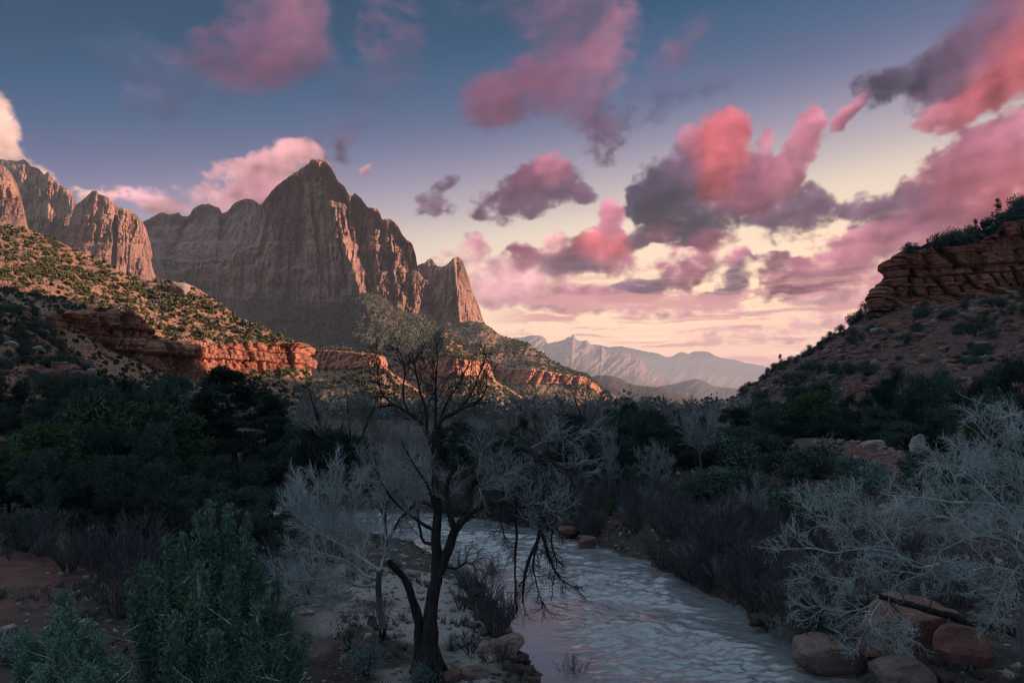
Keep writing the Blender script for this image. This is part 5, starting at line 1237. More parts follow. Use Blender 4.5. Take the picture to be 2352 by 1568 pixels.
for n_, pts in enumerate([[(868, 1345, 0.6), (810, 1341, 0), (781, 1323, -0.2), (740, 1327, -0.4), (690, 1333, -0.6), (650, 1310, -0.8)], [(872, 1310, 0.2), (823, 1275, 0), (781, 1250, -0.3), (740, 1225, -0.6), (698, 1200, -0.8), (670, 1170, -1)],
        [(790, 1256, -0.2), (765, 1195, -0.2), (767, 1150, -0.2), (758, 1100, -0.2)], [(825, 1276, 0), (810, 1210, 0.6), (820, 1150, 0.8), (830, 1100, 1)], [(745, 1228, -0.5), (715, 1170, -0.2), (700, 1125, 0)], [(872, 1315, 0.3), (885, 1250, 1.2), (880, 1190, 1.6), (890, 1130, 2), (900, 1080, 2.2)],
        [(870, 1330, 0.5), (840, 1320, 1.2), (800, 1290, 1.8), (740, 1270, 2.2), (690, 1260, 2.5)], [(885, 1240, 1.2), (925, 1190, 1.6), (950, 1140, 1.9), (955, 1090, 2)], [(810, 1341, 0), (770, 1365, -0.8), (720, 1370, -1.2), (680, 1360, -1.4)]]):
    rng = np.random.RandomState(700 + n_); T = Tubes(); W = Tubes(); p = lp(pts, YP)
    T.add(p, np.linspace(0.075 if n_ < 2 else 0.05, 0.016, len(p)), 6); L = obj('limb', T.mesh('limb', B_pale), pal); L.location = -pb
    twigs(W, p, 0.05, 0, rng, O_p); obj('twig_spray', W.mesh('twig_spray', B_pale), L)

# ---- the pale bare trees leaning in from the right
O_r = [dict(n=(15, 18), ang=(25, 58), len=1.5, r=0.0145, seg=7, wig=0.24, up=0.06, sides=4, t0=0.08), dict(n=(9, 11), ang=(25, 58), len=0.72, r=0.0082, seg=5, wig=0.24, up=0.05), dict(n=(4, 6), ang=(22, 52), len=0.32, r=0.0062, seg=4, wig=0.22, up=0.04)]
def right_tree(label, bx, Y0, limbs, seed, trunk_pts, r_tr):
    e = empty('bare_tree', bx); b0 = Vector(bx); tag(e, label, 'bare tree')
    T = Tubes(); p = lp(trunk_pts, Y0); T.add(p, np.linspace(r_tr, r_tr * 0.6, len(p)), 9); o = obj('trunk', T.mesh('trunk', B_grey), e); o.location = -b0
    for n_, (pts, r0, r1) in enumerate(limbs):
        rng = np.random.RandomState(seed + n_); T = Tubes(); W = Tubes(); p = lp(pts, Y0)
        T.add(p, np.linspace(r0 * 0.72, r1 * 0.8, len(p)) * (1 + 0.12 * perlin(np.arange(len(p)) * 0.9, p[0, 0], 1.2)), 7); L = obj('limb', T.mesh('limb', B_pale if n_ % 2 else B_twig), e); L.location = -b0
        twigs(W, p, r0, 0, rng, O_r); obj('twig_spray', W.mesh('twig_spray', B_pale), L)
        if n_ in BUDS.get(seed, ()):
            tip = p[len(p) // 2:]; V, _ = leaves(np.repeat(tip, 3, 0) + rng.normal(size=(len(tip) * 3, 3)) * 0.45, np.full((len(tip) * 3, 3), 0.25), 3, 0.05, rng); obj('buds', crown_mesh('buds', V, L_bud), L)['kind'] = 'stuff'
BUDS = {800: (0, 1, 2, 3)}
right_tree('tall pale leafless tree with budding tips reaching in from the right edge', P(2460, 1560, 24.5), 24.5,
  [([(2400, 1250, 0), (2352, 1132, 0), (2328, 1078, 0), (2292, 1033, -0.2), (2269, 997, -0.3), (2247, 951, -0.4)], 0.07, 0.014), ([(2400, 1260, 0), (2352, 1222, 0), (2292, 1159, 0), (2202, 1154, -0.3), (2112, 1141, -0.6), (2022, 1132, -0.8)], 0.075, 0.014),
   ([(2390, 1150, 0.5), (2352, 1060, 0.6), (2330, 1000, 0.8), (2320, 950, 1)], 0.05, 0.014), ([(2300, 1165, 0), (2240, 1100, 0.3), (2190, 1070, 0.5), (2140, 1060, 0.7)], 0.045, 0.012), ([(2400, 1200, 1), (2340, 1120, 1.3), (2280, 1090, 1.6), (2220, 1040, 1.8)], 0.045, 0.012),
   ([(2400, 1300, -0.5), (2340, 1240, -0.8), (2290, 1215, -1), (2230, 1200, -1.2)], 0.05, 0.012)], 800, [(2470, 1580, 0), (2450, 1450, 0), (2420, 1330, 0), (2400, 1250, 0)], 0.26)
right_tree('low spreading pale leafless tree with twigs over the right bank', P(2330, 1480, 27.5), 27,
  [([(2352, 1290, 0), (2319, 1245, 0), (2247, 1231, -0.2), (2190, 1250, -0.3), (2157, 1267, -0.4), (2139, 1308, -0.5), (2076, 1335, -0.6)], 0.085, 0.03), ([(2157, 1294, -0.4), (2112, 1303, -0.5), (2067, 1276, -0.6), (1985, 1258, -0.8), (1922, 1267, -1), (1841, 1258, -1.2), (1775, 1262, -1.3)], 0.055, 0.012),
   ([(2120, 1320, -0.5), (2060, 1310, 0.2), (1990, 1320, 0.6), (1920, 1330, 0.9), (1850, 1320, 1.1)], 0.045, 0.012), ([(2067, 1276, -0.6), (2020, 1210, -0.4), (1980, 1170, -0.2), (1950, 1150, 0)], 0.04, 0.012), ([(1985, 1258, -0.8), (1930, 1210, -0.6), (1890, 1180, -0.5), (1870, 1155, -0.4)], 0.035, 0.01),
   ([(2247, 1231, -0.2), (2180, 1190, 0.2), (2120, 1180, 0.4), (2060, 1190, 0.6)], 0.045, 0.012), ([(2340, 1300, 0), (2310, 1340, -0.6), (2290, 1380, -0.9), (2270, 1430, -1)], 0.05, 0.012), ([(2352, 1320, 0.5), (2290, 1300, 0.9), (2230, 1310, 1.2), (2170, 1330, 1.4)], 0.045, 0.012)],
  840, [(2340, 1500, 0), (2352, 1420, 0), (2362, 1340, 0), (2352, 1290, 0)], 0.18)
right_tree('small pale leafless tree low over the long boulder', P(2030, 1440, 29), 28.6,
  [([(2026, 1371, 0), (1990, 1395, -0.1), (1958, 1402, -0.2), (1886, 1393, -0.4), (1832, 1402, -0.6)], 0.045, 0.012), ([(2030, 1370, 0), (2010, 1400, -0.3), (1990, 1440, -0.6), (1970, 1480, -0.8)], 0.035, 0.01), ([(2040, 1375, 0), (2045, 1420, -0.4), (2060, 1470, -0.7), (2075, 1500, -0.9)], 0.035, 0.01)],
  880, [(2090, 1470, 0.3), (2070, 1420, 0.2), (2045, 1385, 0.1), (2028, 1371, 0)], 0.09)
fl_ = empty('fallen_trunk', P(2150, 1405, 28.5)); tag(fl_, 'dark fallen tree trunk lying on the boulders at right', 'fallen trunk')
T = Tubes(); p = lp([(2020, 1368, 0), (2060, 1380, 0), (2112, 1393, 0), (2202, 1420, 0), (2280, 1437, 0), (2400, 1470, 0.3)], 28.5); T.add(p, np.linspace(0.10, 0.22, len(p)) * (1 + 0.12 * perlin(np.arange(len(p)) * 0.8, 0.2, 0.4)), 10)
o = obj('trunk', T.mesh('trunk', B_dark), fl_); o.location = -Vector(P(2150, 1405, 28.5))
T = Tubes()
for k, (a, b_) in enumerate([((2080, 1388), (2060, 1350)), ((2130, 1400), (2140, 1360)), ((2180, 1415), (2165, 1450))]): T.add(lp([(a[0], a[1], 0), ((a[0] + b_[0]) / 2 + 4, (a[1] + b_[1]) / 2, -0.2), (b_[0], b_[1], -0.4)], 28.5), np.linspace(0.05, 0.015, 6), 5)
o = obj('branch_stub', T.mesh('branch_stub', B_grey), fl_); o.location = -Vector(P(2150, 1405, 28.5))

# ---- the near juniper at lower left, many-spired, and its smaller neighbour
def spired(name, label, Yc, spires, seed, m, base_uv, trunk=True, leaf=0.085):
    """spires: (u, v of the tip, v of its foot, half width in picture units, farther)"""
    rng = np.random.RandomState(seed)
    b0 = P(base_uv[0], base_uv[1], Yc); e = empty(name, b0); tag(e, label, 'juniper')
    T = Tubes(); cen = []; rad = []
    for (u, v, vf, hw, dy) in spires:
        hw = hw * rng.uniform(0.7, 1.15); Y = Yc + dy; tip = P(u, v, Y); ft = P(u + (base_uv[0] - u) * 0.35, vf, Y - dy * 0.3); n = 11
        tip = tip + rng.normal(size=3) * [0.06, 0.1, 0.05]
        ax = ft + (tip - ft) * np.linspace(0, 1, n)[:, None] + rng.normal(size=(n, 3)) * 0.04
        T.add(np.concatenate([[b0 * 0.6 + ft * 0.4], ax]), np.linspace(0.07, 0.01, n + 1), 5)
        L = np.linalg.norm(tip - ft)
        k = int(L / 0.16) + 4
        for i in range(k):
            t = (i + rng.uniform()) / k
            c = ft + (tip - ft) * t; w = hw / F * Y * (1 - t) ** 0.62 * min(1, 0.55 + 2 * t) * (1 + 0.65 * perlin(t * 6, u * 0.37, 1.1))
            for j in range(2 if t > 0.85 else 5):
                a = rng.uniform(0, 6.28); r_ = w * rng.uniform(0.35, 1.0)
                q_ = c + np.array([math.cos(a) * r_, math.sin(a) * r_, rng.uniform(-0.1, 0.25)])
                if rng.uniform() < 0.5: T.add(np.array([c - [0, 0, 0.12], (c + q_) / 2, q_]), [0.018, 0.012, 0.006], 3)
                cen.append(q_); s_ = rng.uniform(0.09, 0.19) * (1.15 - 0.4 * t); rad.append([s_, s_, s_ * 1.5])
    V, _ = leaves(np.array(cen), np.array(rad), 56, leaf * 0.85, rng, 0.8, 0.65, 0.34, 0.75)
    obj('trunk', T.mesh('trunk', B_pale), e).location = -Vector(b0)
    obj('crown', crown_mesh('crown', V, m), e).location = -Vector(b0)
    # bare grey twigs poking through
    W = Tubes()
    for i in range(30):
        u, v, vf, hw, dy = spires[rng.randint(len(spires))]; t = rng.uniform(0.1, 0.7)
        s_ = P(u, vf + (v - vf) * t, Yc + dy - hw / F * Yc * 0.9); c = path(s_, np.array([rng.uniform(-1, 1), -0.5, rng.uniform(-0.2, 1.1)]), rng.uniform(0.5, 1.1), 6, rng, 0.15, 0.02); W.add(c, np.linspace(0.012, 0.004, 6), 4)
        twigs(W, c, 0.01, 0, rng, [dict(n=(3, 5), ang=(25, 50), len=0.25, r=0.005, seg=3, wig=0.15, up=0.0)])
    dt_ = obj('dead_twigs', W.mesh('dead_twigs', B_pale), e); dt_.location = -Vector(b0); dt_['kind'] = 'stuff'
    return e
spired('juniper', 'near blue-green juniper with many pointed spires, lower left of the view', 17.5,
  [(486, 1165, 1560, 46, 0.3), (525, 1172, 1560, 44, 0.5), (455, 1200, 1560, 46, 0.2), (568, 1205, 1560, 40, 0.4), (415, 1235, 1580, 44, -0.1), (392, 1232, 1560, 34, 0.2), (335, 1300, 1600, 34, -0.2), (300, 1350, 1600, 30, -0.4), (597, 1300, 1600, 36, 0), (635, 1350, 1610, 34, 0.1), (668, 1400, 1640, 34, 0.1),
   (365, 1330, 1620, 46, -0.5), (450, 1310, 1640, 60, -0.8), (530, 1330, 1640, 60, -0.7), (590, 1420, 1660, 50, -0.8), (700, 1470, 1660, 34, 0), (400, 1430, 1680, 60, -1.1), (500, 1450, 1700, 60, -1.2), (640, 1480, 1700, 50, -0.6), (320, 1450, 1660, 50, -0.6), (570, 1260, 1560, 36, 0.1)], 900, L_fore, (500, 1640))
spired('juniper', 'small rounded green juniper at the lower left corner', 15.5,
  [(155, 1392, 1640, 56, 0.3), (120, 1425, 1640, 50, 0), (195, 1440, 1640, 50, 0.2), (80, 1470, 1660, 46, 0), (225, 1480, 1660, 44, 0), (150, 1470, 1700, 60, -0.6), (40, 1530, 1700, 44, 0), (255, 1530, 1700, 40, -0.2), (205, 1530, 1700, 60, -0.7), (100, 1540, 1700, 60, -0.8)], 950, L_fore, (150, 1680), leaf=0.075)

# ---- small plants on the left bank
def foot(u, v):
    Y = 30.
    for _ in range(25): Y = 0.6 * Y + 0.4 * (H - gz((u - CX) / F * Y, Y)) * F / (v - HY)
    return (u - CX) / F * Y, Y
def shrub_uv(protos, u, v, h, label, wf=1.0, hp=2.0, i=0, cat='shrub', name='shrub'):
    x, y = foot(u, v); return place_tree(name, protos[i % len(protos)], x, y, gz(x, y) - 0.05, h / hp, 0.7 * i, label, cat, None, wf)
rdk = [ev_meshes('shrub', 960 + i, 2.4, 2.2, L_brown, 0.07, 150) for i in range(1)]
shrub_uv(rdk, 800, 1490, 1.9, 'dark leafy shrub on the sand below the pale fans', 0.9, 2.4)
shrub_uv(rdk, 880, 1470, 2.3, 'taller dark leafy shrub against the cottonwood foot', 0.75, 2.4)
shrub_uv(PSR, 845, 1555, 1.35, 'teal-grey sagebrush on the sandy bank', 1.1, 1.4)
shrub_uv(PSR, 965, 1575, 0.95, 'teal-grey sagebrush at the bottom edge by the cottonwood', 1.1, 1.4, 1)
shrub_uv(PSR, 1065, 1340, 1.0, 'grey-green bush behind the cottonwood stem', 1.3, 1.4, 1)
shrub_uv(PSR, 40, 1520, 1.0, 'grey sagebrush left of the small juniper', 1.4, 1.4, 0)
shrub_uv(PSR, 150, 1390, 0.7, 'low grey bush on the red dirt', 1.2, 1.4, 0)
shrub_uv(PS, 40, 1250, 1.8, 'dark bush above the red dirt slope at left', 1.2, 2, 0)
shrub_uv(PS, 120, 1215, 1.5, 'dark bush where the trail enters the left grove', 1.2, 2, 1)
T = Tubes(); V = []
rng = np.random.RandomState(77)
for i in range(60):
    a = rng.uniform(0, 6.28); el_ = rng.uniform(0.1, 1.45); d = np.array([math.cos(a) * math.cos(el_), math.sin(a) * math.cos(el_), math.sin(el_)]); s = unit(np.cross(d, [0, 0, 1])); L = rng.uniform(0.5, 0.75)
    V += [-s * 0.02, s * 0.02, d * L * 0.6 + s * 0.012, d * L * 0.6 - s * 0.012, d * L * 0.6 - s * 0.012, d * L * 0.6 + s * 0.012, d * L - [0, 0, 0.03] + s * 0.001, d * L - [0, 0, 0.03] - s * 0.001]
x, y = foot(1036, 1492); yc = empty('yucca', (x, y, gz(x, y)), 0, 1.25); tag(yc, 'spiky dark yucca right of the cottonwood foot', 'yucca')
obj('leaf_rosette', crown_mesh('leaf_rosette', np.array(V), L_sage), yc)
HAZE = 3e-5

# ================================================================== SKY, SUN, AIR, CAMERA
SUN_AZ, SUN_EL = 12.0, 13.0      # degrees behind the +X axis, degrees up
def sky_color(az, el, full=True):
    """colour of the dusk sky (linear) for directions, radians"""
    e2 = (el - 0.12 * az + 0.03 * az * az) / 1.2
    xs = [p for p, c in SKY_STOPS]; cs = np.array([c for p, c in SKY_STOPS])
    col = np.stack([pchip(xs, cs[:, i], np.clip(e2, 0, 1)) for i in range(3)], -1)
    glow = np.exp(-((az - 0.30) / 0.30) ** 2 - ((el - 0.13) / 0.12) ** 2)[..., None]
    col = col * (1 + 0.10 * glow) + glow * np.array([0.05, 0.035, 0.0])
    cool = np.clip(-az * 0.9, 0, 0.6)[..., None] * np.exp(-((el - 0.16) / 0.14) ** 2)[..., None]
    col = col * (1 - cool * np.array([0.30, 0.34, 0.16]))
    if not full: return col
    a = az * F; e = el * F
    n1 = fbm(a / 150, e / 110, 0.5, 4, 2.1, 0.45); n2 = fbm(a / 150, e / 110, 7.5, 4, 2.1, 0.45)
    n3 = fbm(a / 62, e / 34, 17.5, 4, 2.1, 0.5)
    b1 = 1 - np.abs(perlin(a / 55, e / 48, 3.1)) * 1.6 - np.abs(perlin(a / 24, e / 22, 4.1)) * 0.8 - np.abs(perlin(a / 11, e / 10, 4.1)) * 0.45
    soft = sstep(0.28, 0.42, el - 0.10 * np.clip(az, 0, 1))
    n4 = fbm(a / 26, e / 18, 41.5, 3, 2.1, 0.55)
    wa = a + 34 * n1 + 9 * n4; we = e + 24 * n2 + 7 * perlin(a / 30, e / 20, 44.)
    D = np.zeros_like(a); C = np.zeros(a.shape + (3,)); W = np.zeros_like(a); BASE = np.zeros_like(a)
    for (u, v, su, sv, rot, wgt, colr) in CLOUDS:
        x = math.atan((u - CX) / F); y = math.atan((HY - v) / F * math.cos(x)) * F; x *= F
        sz = 1.06 if v < 270 else 1.28
        r = R(rot); dx, dy = wa - x, we - y
        p = (dx * math.cos(r) + dy * math.sin(r)) / (su * sz); q = (-dx * math.sin(r) + dy * math.cos(r)) / (sv * sz)
        w = np.clip(1 - p * p - q * q, 0, 1)
        D = 1 - (1 - D) * (1 - np.minimum(wgt * 0.80 * w ** 0.9, 0.97)); w2 = wgt * w ** 2.2 + 1e-6 * np.exp(-(p * p + q * q)); W += w2
        C += w2[..., None] * np.array(PAL[colr]); BASE += w2 * (-q)
    C /= (W + 1e-9)[..., None]; BASE = BASE / (W + 1e-9) * 1.6
    low = sstep(0.30, 0.22, el)
    edge = (b1 - 0.25) * 0.36 * (1 - 0.75 * soft) + 0.35 * n3 * (0.6 + 0.9 * soft) + 0.75 * low * (n3 - 0.05) + 0.22 * n4
    dens = D + edge * np.clip(D * 3, 0, 1) * (1.15 - 0.6 * D)
    lo, hi = 0.17 - 0.12 * soft, 0.74 + 0.34 * soft
    t = np.clip((dens - lo) / (hi - lo), 0, 1); alpha = t * t * (3 - 2 * t) * (1 - 0.22 * soft)
    # relief lit from the lower right, darker thick bases
    s1 = fbm(a / 95, e / 75, 9.5, 4, 2.0, 0.45); s2 = fbm((a + 16) / 95, (e - 12) / 75, 9.5, 4, 2.0, 0.45)
    rel = (s2 - s1) * 0.9 * (1 - 0.5 * soft) + 0.25 * fbm(a / 170, e / 120, 12.5, 3) + 0.16 * fbm(a / 34, e / 24, 14.5, 3) * (1 - 0.5 * soft)
    C = C * (1 - 0.30 * np.clip(BASE, -0.6, 1))[..., None]
    thin = sstep(1.0, 0.35, dens)
    C = C * (1 + rel[..., None] - 0.12 * sstep(0.9, 1.8, D)[..., None]) 
    rim = (thin * alpha)[..., None]
    C = C + rim * 0.16 * col
    col = col * (1 - 0.97 * alpha[..., None]) + 0.97 * C * alpha[..., None]
    # flat streaks low over the horizon
    st = fbm(a / 260 + 2 * n1, e / 13 + 1.2 * n2, 21.5, 4, 2.2, 0.55)
    sel = sstep(0.0, 0.05, el) * sstep(0.185, 0.12, el) * sstep(-0.06, 0.05, az)
    sa = sstep(-0.08, 0.28, st) * sel * 0.9
    col = col * (1 - sa[..., None]) + sa[..., None] * np.array(PAL['streak'])
    br = sstep(0.16, 0.4, fbm(a / 200 + n1, e / 10 + n2, 31.5, 3)) * sel * sstep(0.1, 0.3, az + 0.05)
    col = col + br[..., None] * np.array([0.12, 0.11, 0.05])
    return np.clip(col, 0.003, 1.2)

def sky():
    # the part of the sky in front of the camera is a real far-off dome section, the rest is the world
    m = bpy.data.materials.new('dusk_sky'); m.use_nodes = True; nt = m.node_tree
    for n in list(nt.nodes):
        if n.type == 'BSDF_PRINCIPLED': nt.nodes.remove(n)
    out = [n for n in nt.nodes if n.type == 'OUTPUT_MATERIAL'][0]
    em = nd(nt, 'ShaderNodeEmission'); at = nd(nt, 'ShaderNodeAttribute', attribute_name='sky_color')
    nt.links.new(at.outputs['Color'], em.inputs[0]); em.inputs[1].default_value = SKYK; nt.links.new(em.outputs[0], out.inputs[0])
    m.cycles.emission_sampling = 'NONE'
    az = np.concatenate([np.linspace(-1.25, -0.66, 50)[:-1], np.linspace(-0.66, 0.66, 1150), np.linspace(0.66, 1.25, 50)[1:]])
    el = np.concatenate([np.linspace(-0.12, -0.01, 8)[:-1], np.linspace(-0.01, 0.52, 520), np.linspace(0.52, 0.95, 40)[1:]])
    A, E = np.meshgrid(az, el)
    col = sky_color(A, E)
    fade = np.clip(sstep(-1.25, -0.9, A) * sstep(1.25, 0.9, A) * sstep(0.95, 0.7, E), 0, 1)[..., None]
    col = col * fade + sky_color(A, E, False) * (1 - fade)
    # the air in front of the sky adds its own light: leave room for it
    T_ = np.exp(-HAZE * np.minimum(1215 / np.sin(np.maximum(E, 0.02)), 37000))[..., None]
    col = np.maximum((col - np.array(AIR) * (1 - T_)) / T_, 0.12 * col)
    Rr = 55000.
    g = np.stack([Rr * np.cos(E) * np.sin(A), Rr * np.cos(E) * np.cos(A), Rr * np.sin(E)], -1)
    o = surf('sky', g, np.zeros(A.shape), m)
    ca = o.data.color_attributes.new('sky_color', 'FLOAT_COLOR', 'POINT')
    ca.data.foreach_set('color', np.concatenate([col, np.ones(col.shape[:2] + (1,))], -1).astype(np.float32).ravel())
    # world: the physical dusk sky under the same colours
    w = bpy.data.worlds.new('World'); sc.world = w; w.use_nodes = True
    nt = w.node_tree; bg = nt.nodes['Background']
    tc = nd(nt, 'ShaderNodeTexCoord'); sp = nd(nt, 'ShaderNodeSeparateXYZ'); nt.links.new(tc.outputs['Generated'], sp.inputs[0])
    azn = math_(nt, 'ARCTAN2', sp.outputs[0], sp.outputs[1]); eln = math_(nt, 'ARCSINE', sp.outputs[2])
    e2 = math_(nt, 'SUBTRACT', eln, math_(nt, 'MULTIPLY', azn, 0.12))
    e2 = math_(nt, 'ADD', e2, math_(nt, 'MULTIPLY', math_(nt, 'MULTIPLY', azn, azn), 0.04))
    g = ramp(nt, math_(nt, 'MULTIPLY', e2, 1.0 / 1.2), SKY_STOPS)
    st = nd(nt, 'ShaderNodeTexSky'); st.sky_type = 'NISHITA'; st.sun_disc = False
    st.sun_elevation = R(SUN_EL); st.sun_rotation = R(90 + SUN_AZ)
    sb = nd(nt, 'ShaderNodeVectorMath', operation='SCALE'); nt.links.new(st.outputs[0], sb.inputs[0]); sb.inputs['Scale'].default_value = 0.08
    c = mixc(nt, 0.12, g.outputs[0], sb.outputs[0])
    lo = nd(nt, 'ShaderNodeMapRange'); lo.inputs[1].default_value = -0.10; lo.inputs[2].default_value = -0.02; nt.links.new(eln, lo.inputs[0])
    # away from the glow the horizon is a cool blue dusk
    bk = nd(nt, 'ShaderNodeMapRange'); bk.inputs[1].default_value = 0.35; bk.inputs[2].default_value = -0.3; nt.links.new(sp.outputs[1], bk.inputs[0])
    c = mixc(nt, math_(nt, 'MULTIPLY', bk.outputs[0], 0.75), c, s2l(100, 138, 168))
    c = mixc(nt, lo.outputs[0], (0.12, 0.08, 0.08), c)
    nt.links.new(c, bg.inputs[0]); bg.inputs[1].default_value = SKYK
SKYK = 0.45
AIR = (0.50, 0.31, 0.34)

def s2l(r, g, b):
    f = lambda c: (c / 255 / 12.92) if c / 255 <= 0.04045 else ((c / 255 + 0.055) / 1.055) ** 2.4
    return (f(r), f(g), f(b))
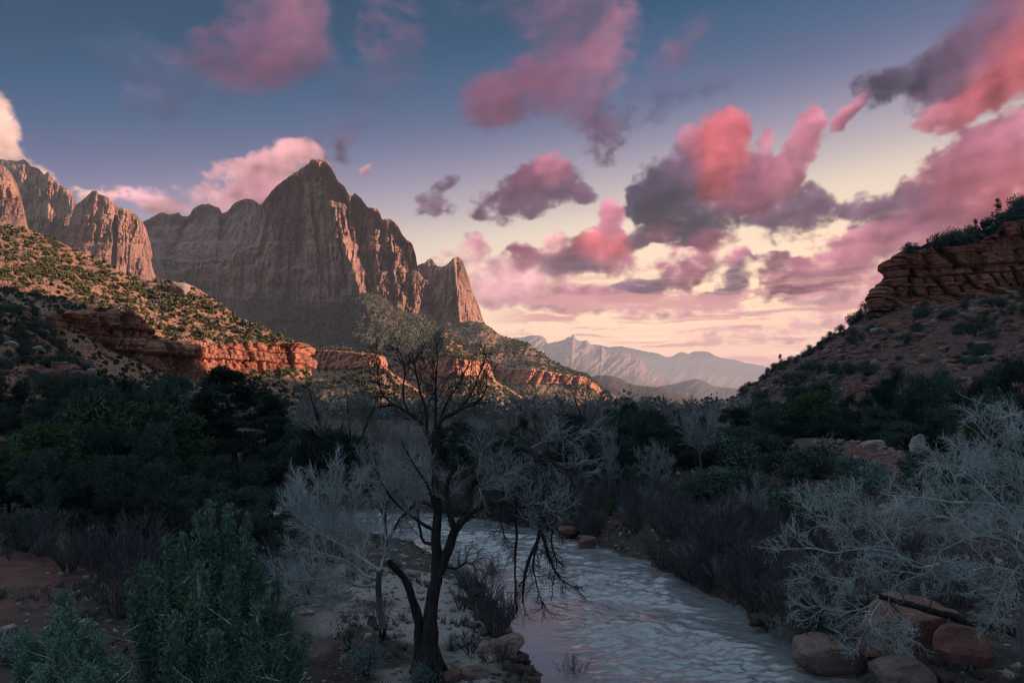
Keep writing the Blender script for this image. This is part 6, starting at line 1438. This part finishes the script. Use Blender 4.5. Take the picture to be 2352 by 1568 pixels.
# elevation/1.2 rad
SKY_STOPS = [(0.0, s2l(222, 168, 162)), (0.05, s2l(238, 192, 172)), (0.11, s2l(243, 210, 184)), (0.165, s2l(232, 208, 190)), (0.21, s2l(190, 176, 180)), (0.25, s2l(152, 144, 166)),
             (0.295, s2l(108, 114, 146)), (0.34, s2l(78, 99, 132)), (0.42, s2l(42, 80, 110)), (0.52, s2l(126, 166, 186)), (0.7, (0.68, 0.90, 1.06)), (1.0, (0.70, 0.92, 1.08))]
PAL = dict(pink=s2l(188, 116, 136), lpink=s2l(222, 160, 162), mauve=s2l(112, 80, 104), dark=s2l(78, 62, 84), red=s2l(200, 98, 108), dred=s2l(142, 80, 104), purp=s2l(98, 94, 126), cream=s2l(244, 192, 172), streak=s2l(212, 150, 152), haze=s2l(212, 156, 162), up=s2l(142, 98, 124))
CLOUDS = [  # u, v, half-width, half-height, turn, weight, colour
  (640, 40, 130, 130, 0, 1.0, 'up'), (600, 125, 150, 80, 10, 0.9, 'dred'), (680, 50, 70, 100, -20, 0.7, 'pink'), (500, 130, 130, 60, 0, 0.5, 'mauve'), (700, 130, 90, 70, 0, 0.5, 'mauve'),
  (900, 60, 90, 120, 15, 0.6, 'up'), (300, 130, 120, 60, 0, 0.6, 'purp'), (370, 230, 100, 40, 0, 0.7, 'purp'), (840, 180, 130, 70, 0, 0.65, 'purp'), (470, 190, 150, 40, 0, 0.5, 'purp'),
  (1290, 20, 170, 120, 0, 0.8, 'up'), (1400, 110, 70, 110, -25, 0.9, 'pink'), (1230, 190, 170, 80, 15, 1.0, 'dred'), (1130, 240, 100, 60, 20, 0.9, 'dred'), (1320, 190, 110, 80, 30, 0.8, 'up'),
  (1380, 290, 60, 70, 10, 0.8, 'mauve'), (1480, 230, 130, 70, 20, 0.6, 'purp'), (1560, 110, 90, 45, 30, 0.6, 'up'), (1620, 205, 70, 40, 0, 0.6, 'purp'), (1800, 80, 60, 30, 0, 0.4, 'purp'), (1080, 20, 90, 40, 0, 0.5, 'purp'),
  (2270, 70, 150, 70, 32, 1.1, 'mauve'), (2330, 130, 110, 70, 32, 1.1, 'red'), (2100, 175, 140, 45, 20, 1.0, 'dark'), (2200, 180, 110, 50, 28, 0.9, 'mauve'), (2270, 215, 120, 42, 25, 1.2, 'red'), (2190, 262, 70, 30, 15, 0.8, 'pink'), (2010, 190, 60, 35, 10, 0.8, 'dark'), (2500, 60, 170, 150, 0, 1.0, 'red'),
  (1945, 270, 55, 15, 50, 1.2, 'pink'), (840, 265, 70, 30, 25, 0.5, 'purp'), (785, 330, 50, 38, 0, 0.6, 'mauve'), (835, 390, 30, 12, 30, 0.7, 'haze'),
  (-8, 300, 44, 52, 0, 1.5, 'cream'), (10, 350, 48, 36, -30, 1.1, 'cream'), (640, 376, 84, 40, 10, 1.0, 'lpink'), (560, 425, 95, 55, 20, 0.95, 'haze'), (400, 468, 150, 40, 0, 0.75, 'haze'), (600, 450, 70, 40, 0, 0.8, 'pink'), (700, 352, 45, 22, 0, 0.8, 'lpink'), (200, 445, 80, 13, 0, 0.42, 'cream'), (90, 400, 50, 16, -30, 0.42, 'cream'),
  (1205, 440, 115, 50, 22, 1.3, 'mauve'), (1262, 388, 42, 34, 30, 1.2, 'pink'), (1225, 405, 60, 32, 25, 0.8, 'dred'), (1315, 440, 52, 20, -5, 1.0, 'mauve'), (1005, 478, 50, 28, 0, 0.75, 'mauve'), (1030, 430, 34, 18, 25, 0.65, 'mauve'), (1050, 582, 55, 28, 10, 0.85, 'haze'), (1080, 560, 26, 18, 0, 0.8, 'pink'),
  (1508, 452, 62, 70, 20, 1.5, 'dark'), (1600, 500, 110, 52, 8, 1.4, 'dark'), (1650, 372, 62, 85, -8, 1.5, 'red'), (1683, 300, 40, 34, 0, 1.3, 'red'), (1730, 432, 95, 58, 10, 1.3, 'dred'), (1848, 345, 36, 76, -14, 1.3, 'pink'), (1868, 285, 26, 24, 0, 1.2, 'pink'), (1805, 410, 60, 40, 20, 1.1, 'pink'),
  (1585, 330, 30, 32, 0, 1.1, 'pink'), (1570, 390, 52, 50, 0, 1.0, 'mauve'), (1762, 345, 24, 40, -10, 0.85, 'pink'), (1636, 546, 50, 26, 0, 1.1, 'dred'), (1475, 470, 30, 40, 20, 1.0, 'dark'),
  (1825, 498, 90, 44, 14, 1.3, 'mauve'), (1890, 450, 30, 26, 0, 1.0, 'mauve'), (2025, 480, 72, 36, 0, 1.1, 'mauve'), (1962, 495, 32, 26, 0, 0.95, 'mauve'), (2100, 468, 40, 28, 10, 0.9, 'mauve'),
  (2250, 400, 120, 80, 28, 1.4, 'dred'), (2330, 350, 90, 60, 28, 1.2, 'pink'), (2330, 430, 120, 80, 0, 1.2, 'red'), (2160, 500, 150, 45, 8, 1.0, 'dred'), (2030, 555, 150, 34, 0, 0.9, 'pink'), (2190, 570, 140, 50, 0, 1.0, 'pink'),
  (1402, 510, 34, 46, 0, 1.3, 'pink'), (1385, 560, 62, 42, 0, 1.4, 'red'), (1320, 600, 110, 30, 6, 1.4, 'mauve'), (1268, 552, 34, 26, 0, 1.2, 'lpink'), (1300, 575, 60, 28, 20, 1.0, 'dred'), (1195, 588, 48, 34, 10, 1.1, 'dred'), (1140, 612, 40, 26, 0, 0.9, 'haze'), (1430, 605, 56, 34, 0, 1.0, 'pink'),
  (1463, 552, 36, 22, 10, 1.2, 'mauve'), (1520, 540, 50, 20, 10, 0.8, 'dred'), (1475, 662, 92, 24, 14, 1.3, 'mauve'), (1580, 632, 70, 26, 26, 1.2, 'dred'), (1535, 600, 50, 26, 10, 0.8, 'pink'), (1682, 628, 42, 36, 35, 1.2, 'mauve'), (1640, 672, 44, 14, 5, 1.0, 'mauve'), (1650, 585, 60, 22, 0, 0.75, 'pink'),
  (1845, 640, 92, 42, 8, 1.3, 'dred'), (1770, 604, 36, 24, 0, 1.0, 'dred'), (1930, 612, 84, 40, 14, 1.2, 'pink'), (1985, 690, 80, 20, 8, 0.9, 'haze'), (1880, 690, 60, 14, 6, 0.75, 'haze'),
  (1190, 660, 190, 60, 0, 0.8, 'haze'), (1330, 690, 160, 30, 0, 0.75, 'pink'), (1560, 700, 160, 22, 0, 0.7, 'haze'), (1880, 740, 150, 20, 4, 0.65, 'haze'), (2000, 655, 120, 40, 10, 0.9, 'pink'), (1150, 668, 120, 40, 0, 0.8, 'haze'), (1290, 700, 130, 20, 0, 0.65, 'haze'), (1350, 665, 60, 16, 0, 0.7, 'pink'), (1640, 770, 60, 22, 10, 0.62, 'haze'), (1800, 775, 70, 14, 5, 0.6, 'haze'),
  # clouds over the rest of the sky, out of the picture
  (-900, 200, 500, 160, 10, 0.9, 'mauve'), (3600, 300, 700, 200, 0, 1.0, 'dred')]
sky()

sd = bpy.data.lights.new('sun', 'SUN'); sd.energy = 5.0; sd.angle = R(0.6); sd.color = (1.0, 0.60, 0.42)
so = bpy.data.objects.new('sun', sd); COL.objects.link(so)
from mathutils import Vector
dirv = Vector((math.cos(R(SUN_EL)) * math.cos(R(SUN_AZ)), -math.cos(R(SUN_EL)) * math.sin(R(SUN_AZ)), math.sin(R(SUN_EL))))
so.rotation_euler = dirv.to_track_quat('Z', 'Y').to_euler(); so.location = (60, -20, 80)

if HAZE:
    x0, x1, y0, y1, z0, z1 = -13500, 13500, -1500, 37500, -560, 1225
    vs = [(x, y, z) for x in (x0, x1) for y in (y0, y1) for z in (z0, z1)]
    fs = [(0, 1, 3, 2), (4, 6, 7, 5), (0, 4, 5, 1), (2, 3, 7, 6), (0, 2, 6, 4), (1, 5, 7, 3)]
    me = new_mesh('haze', vs, np.array(fs), 4)
    m = bpy.data.materials.new('haze'); m.use_nodes = True; nt = m.node_tree
    for n in list(nt.nodes):
        if n.type == 'BSDF_PRINCIPLED': nt.nodes.remove(n)
    pv = nt.nodes.new('ShaderNodeVolumePrincipled'); pv.inputs['Density'].default_value = HAZE; pv.inputs['Color'].default_value = (0.76, 0.86, 1.0, 1); pv.inputs['Anisotropy'].default_value = 0.0
    out = [n for n in nt.nodes if n.type == 'OUTPUT_MATERIAL'][0]
    nt.links.new(pv.outputs[0], out.inputs['Volume'])
    me.materials.append(m); ho = obj('haze', me); ho['kind'] = 'stuff'

cd = bpy.data.cameras.new('camera'); cam = bpy.data.objects.new('camera', cd); COL.objects.link(cam); sc.camera = cam
cam.location = (0, 0, H); cam.rotation_euler = (R(90), 0, 0)
cd.sensor_width = 36; cd.lens = 36 * F / 2352.0; cd.shift_y = (HY - 784) / 2352.0
cd.clip_start = 0.1; cd.clip_end = 120000
sc.view_settings.view_transform = 'Standard'; sc.view_settings.look = 'None'; sc.view_settings.exposure = 1.152; sc.view_settings.gamma = 1
cy = sc.cycles; cy.use_denoising = True; cy.max_bounces = 5; cy.diffuse_bounces = 2; cy.glossy_bounces = 2; cy.volume_bounces = 0; cy.transparent_max_bounces = 4
cy.denoising_prefilter = 'ACCURATE'; cy.filter_width = 1.25; cy.use_adaptive_sampling = True; cy.adaptive_threshold = 0.02; cy.caustics_reflective = False; cy.caustics_refractive = False
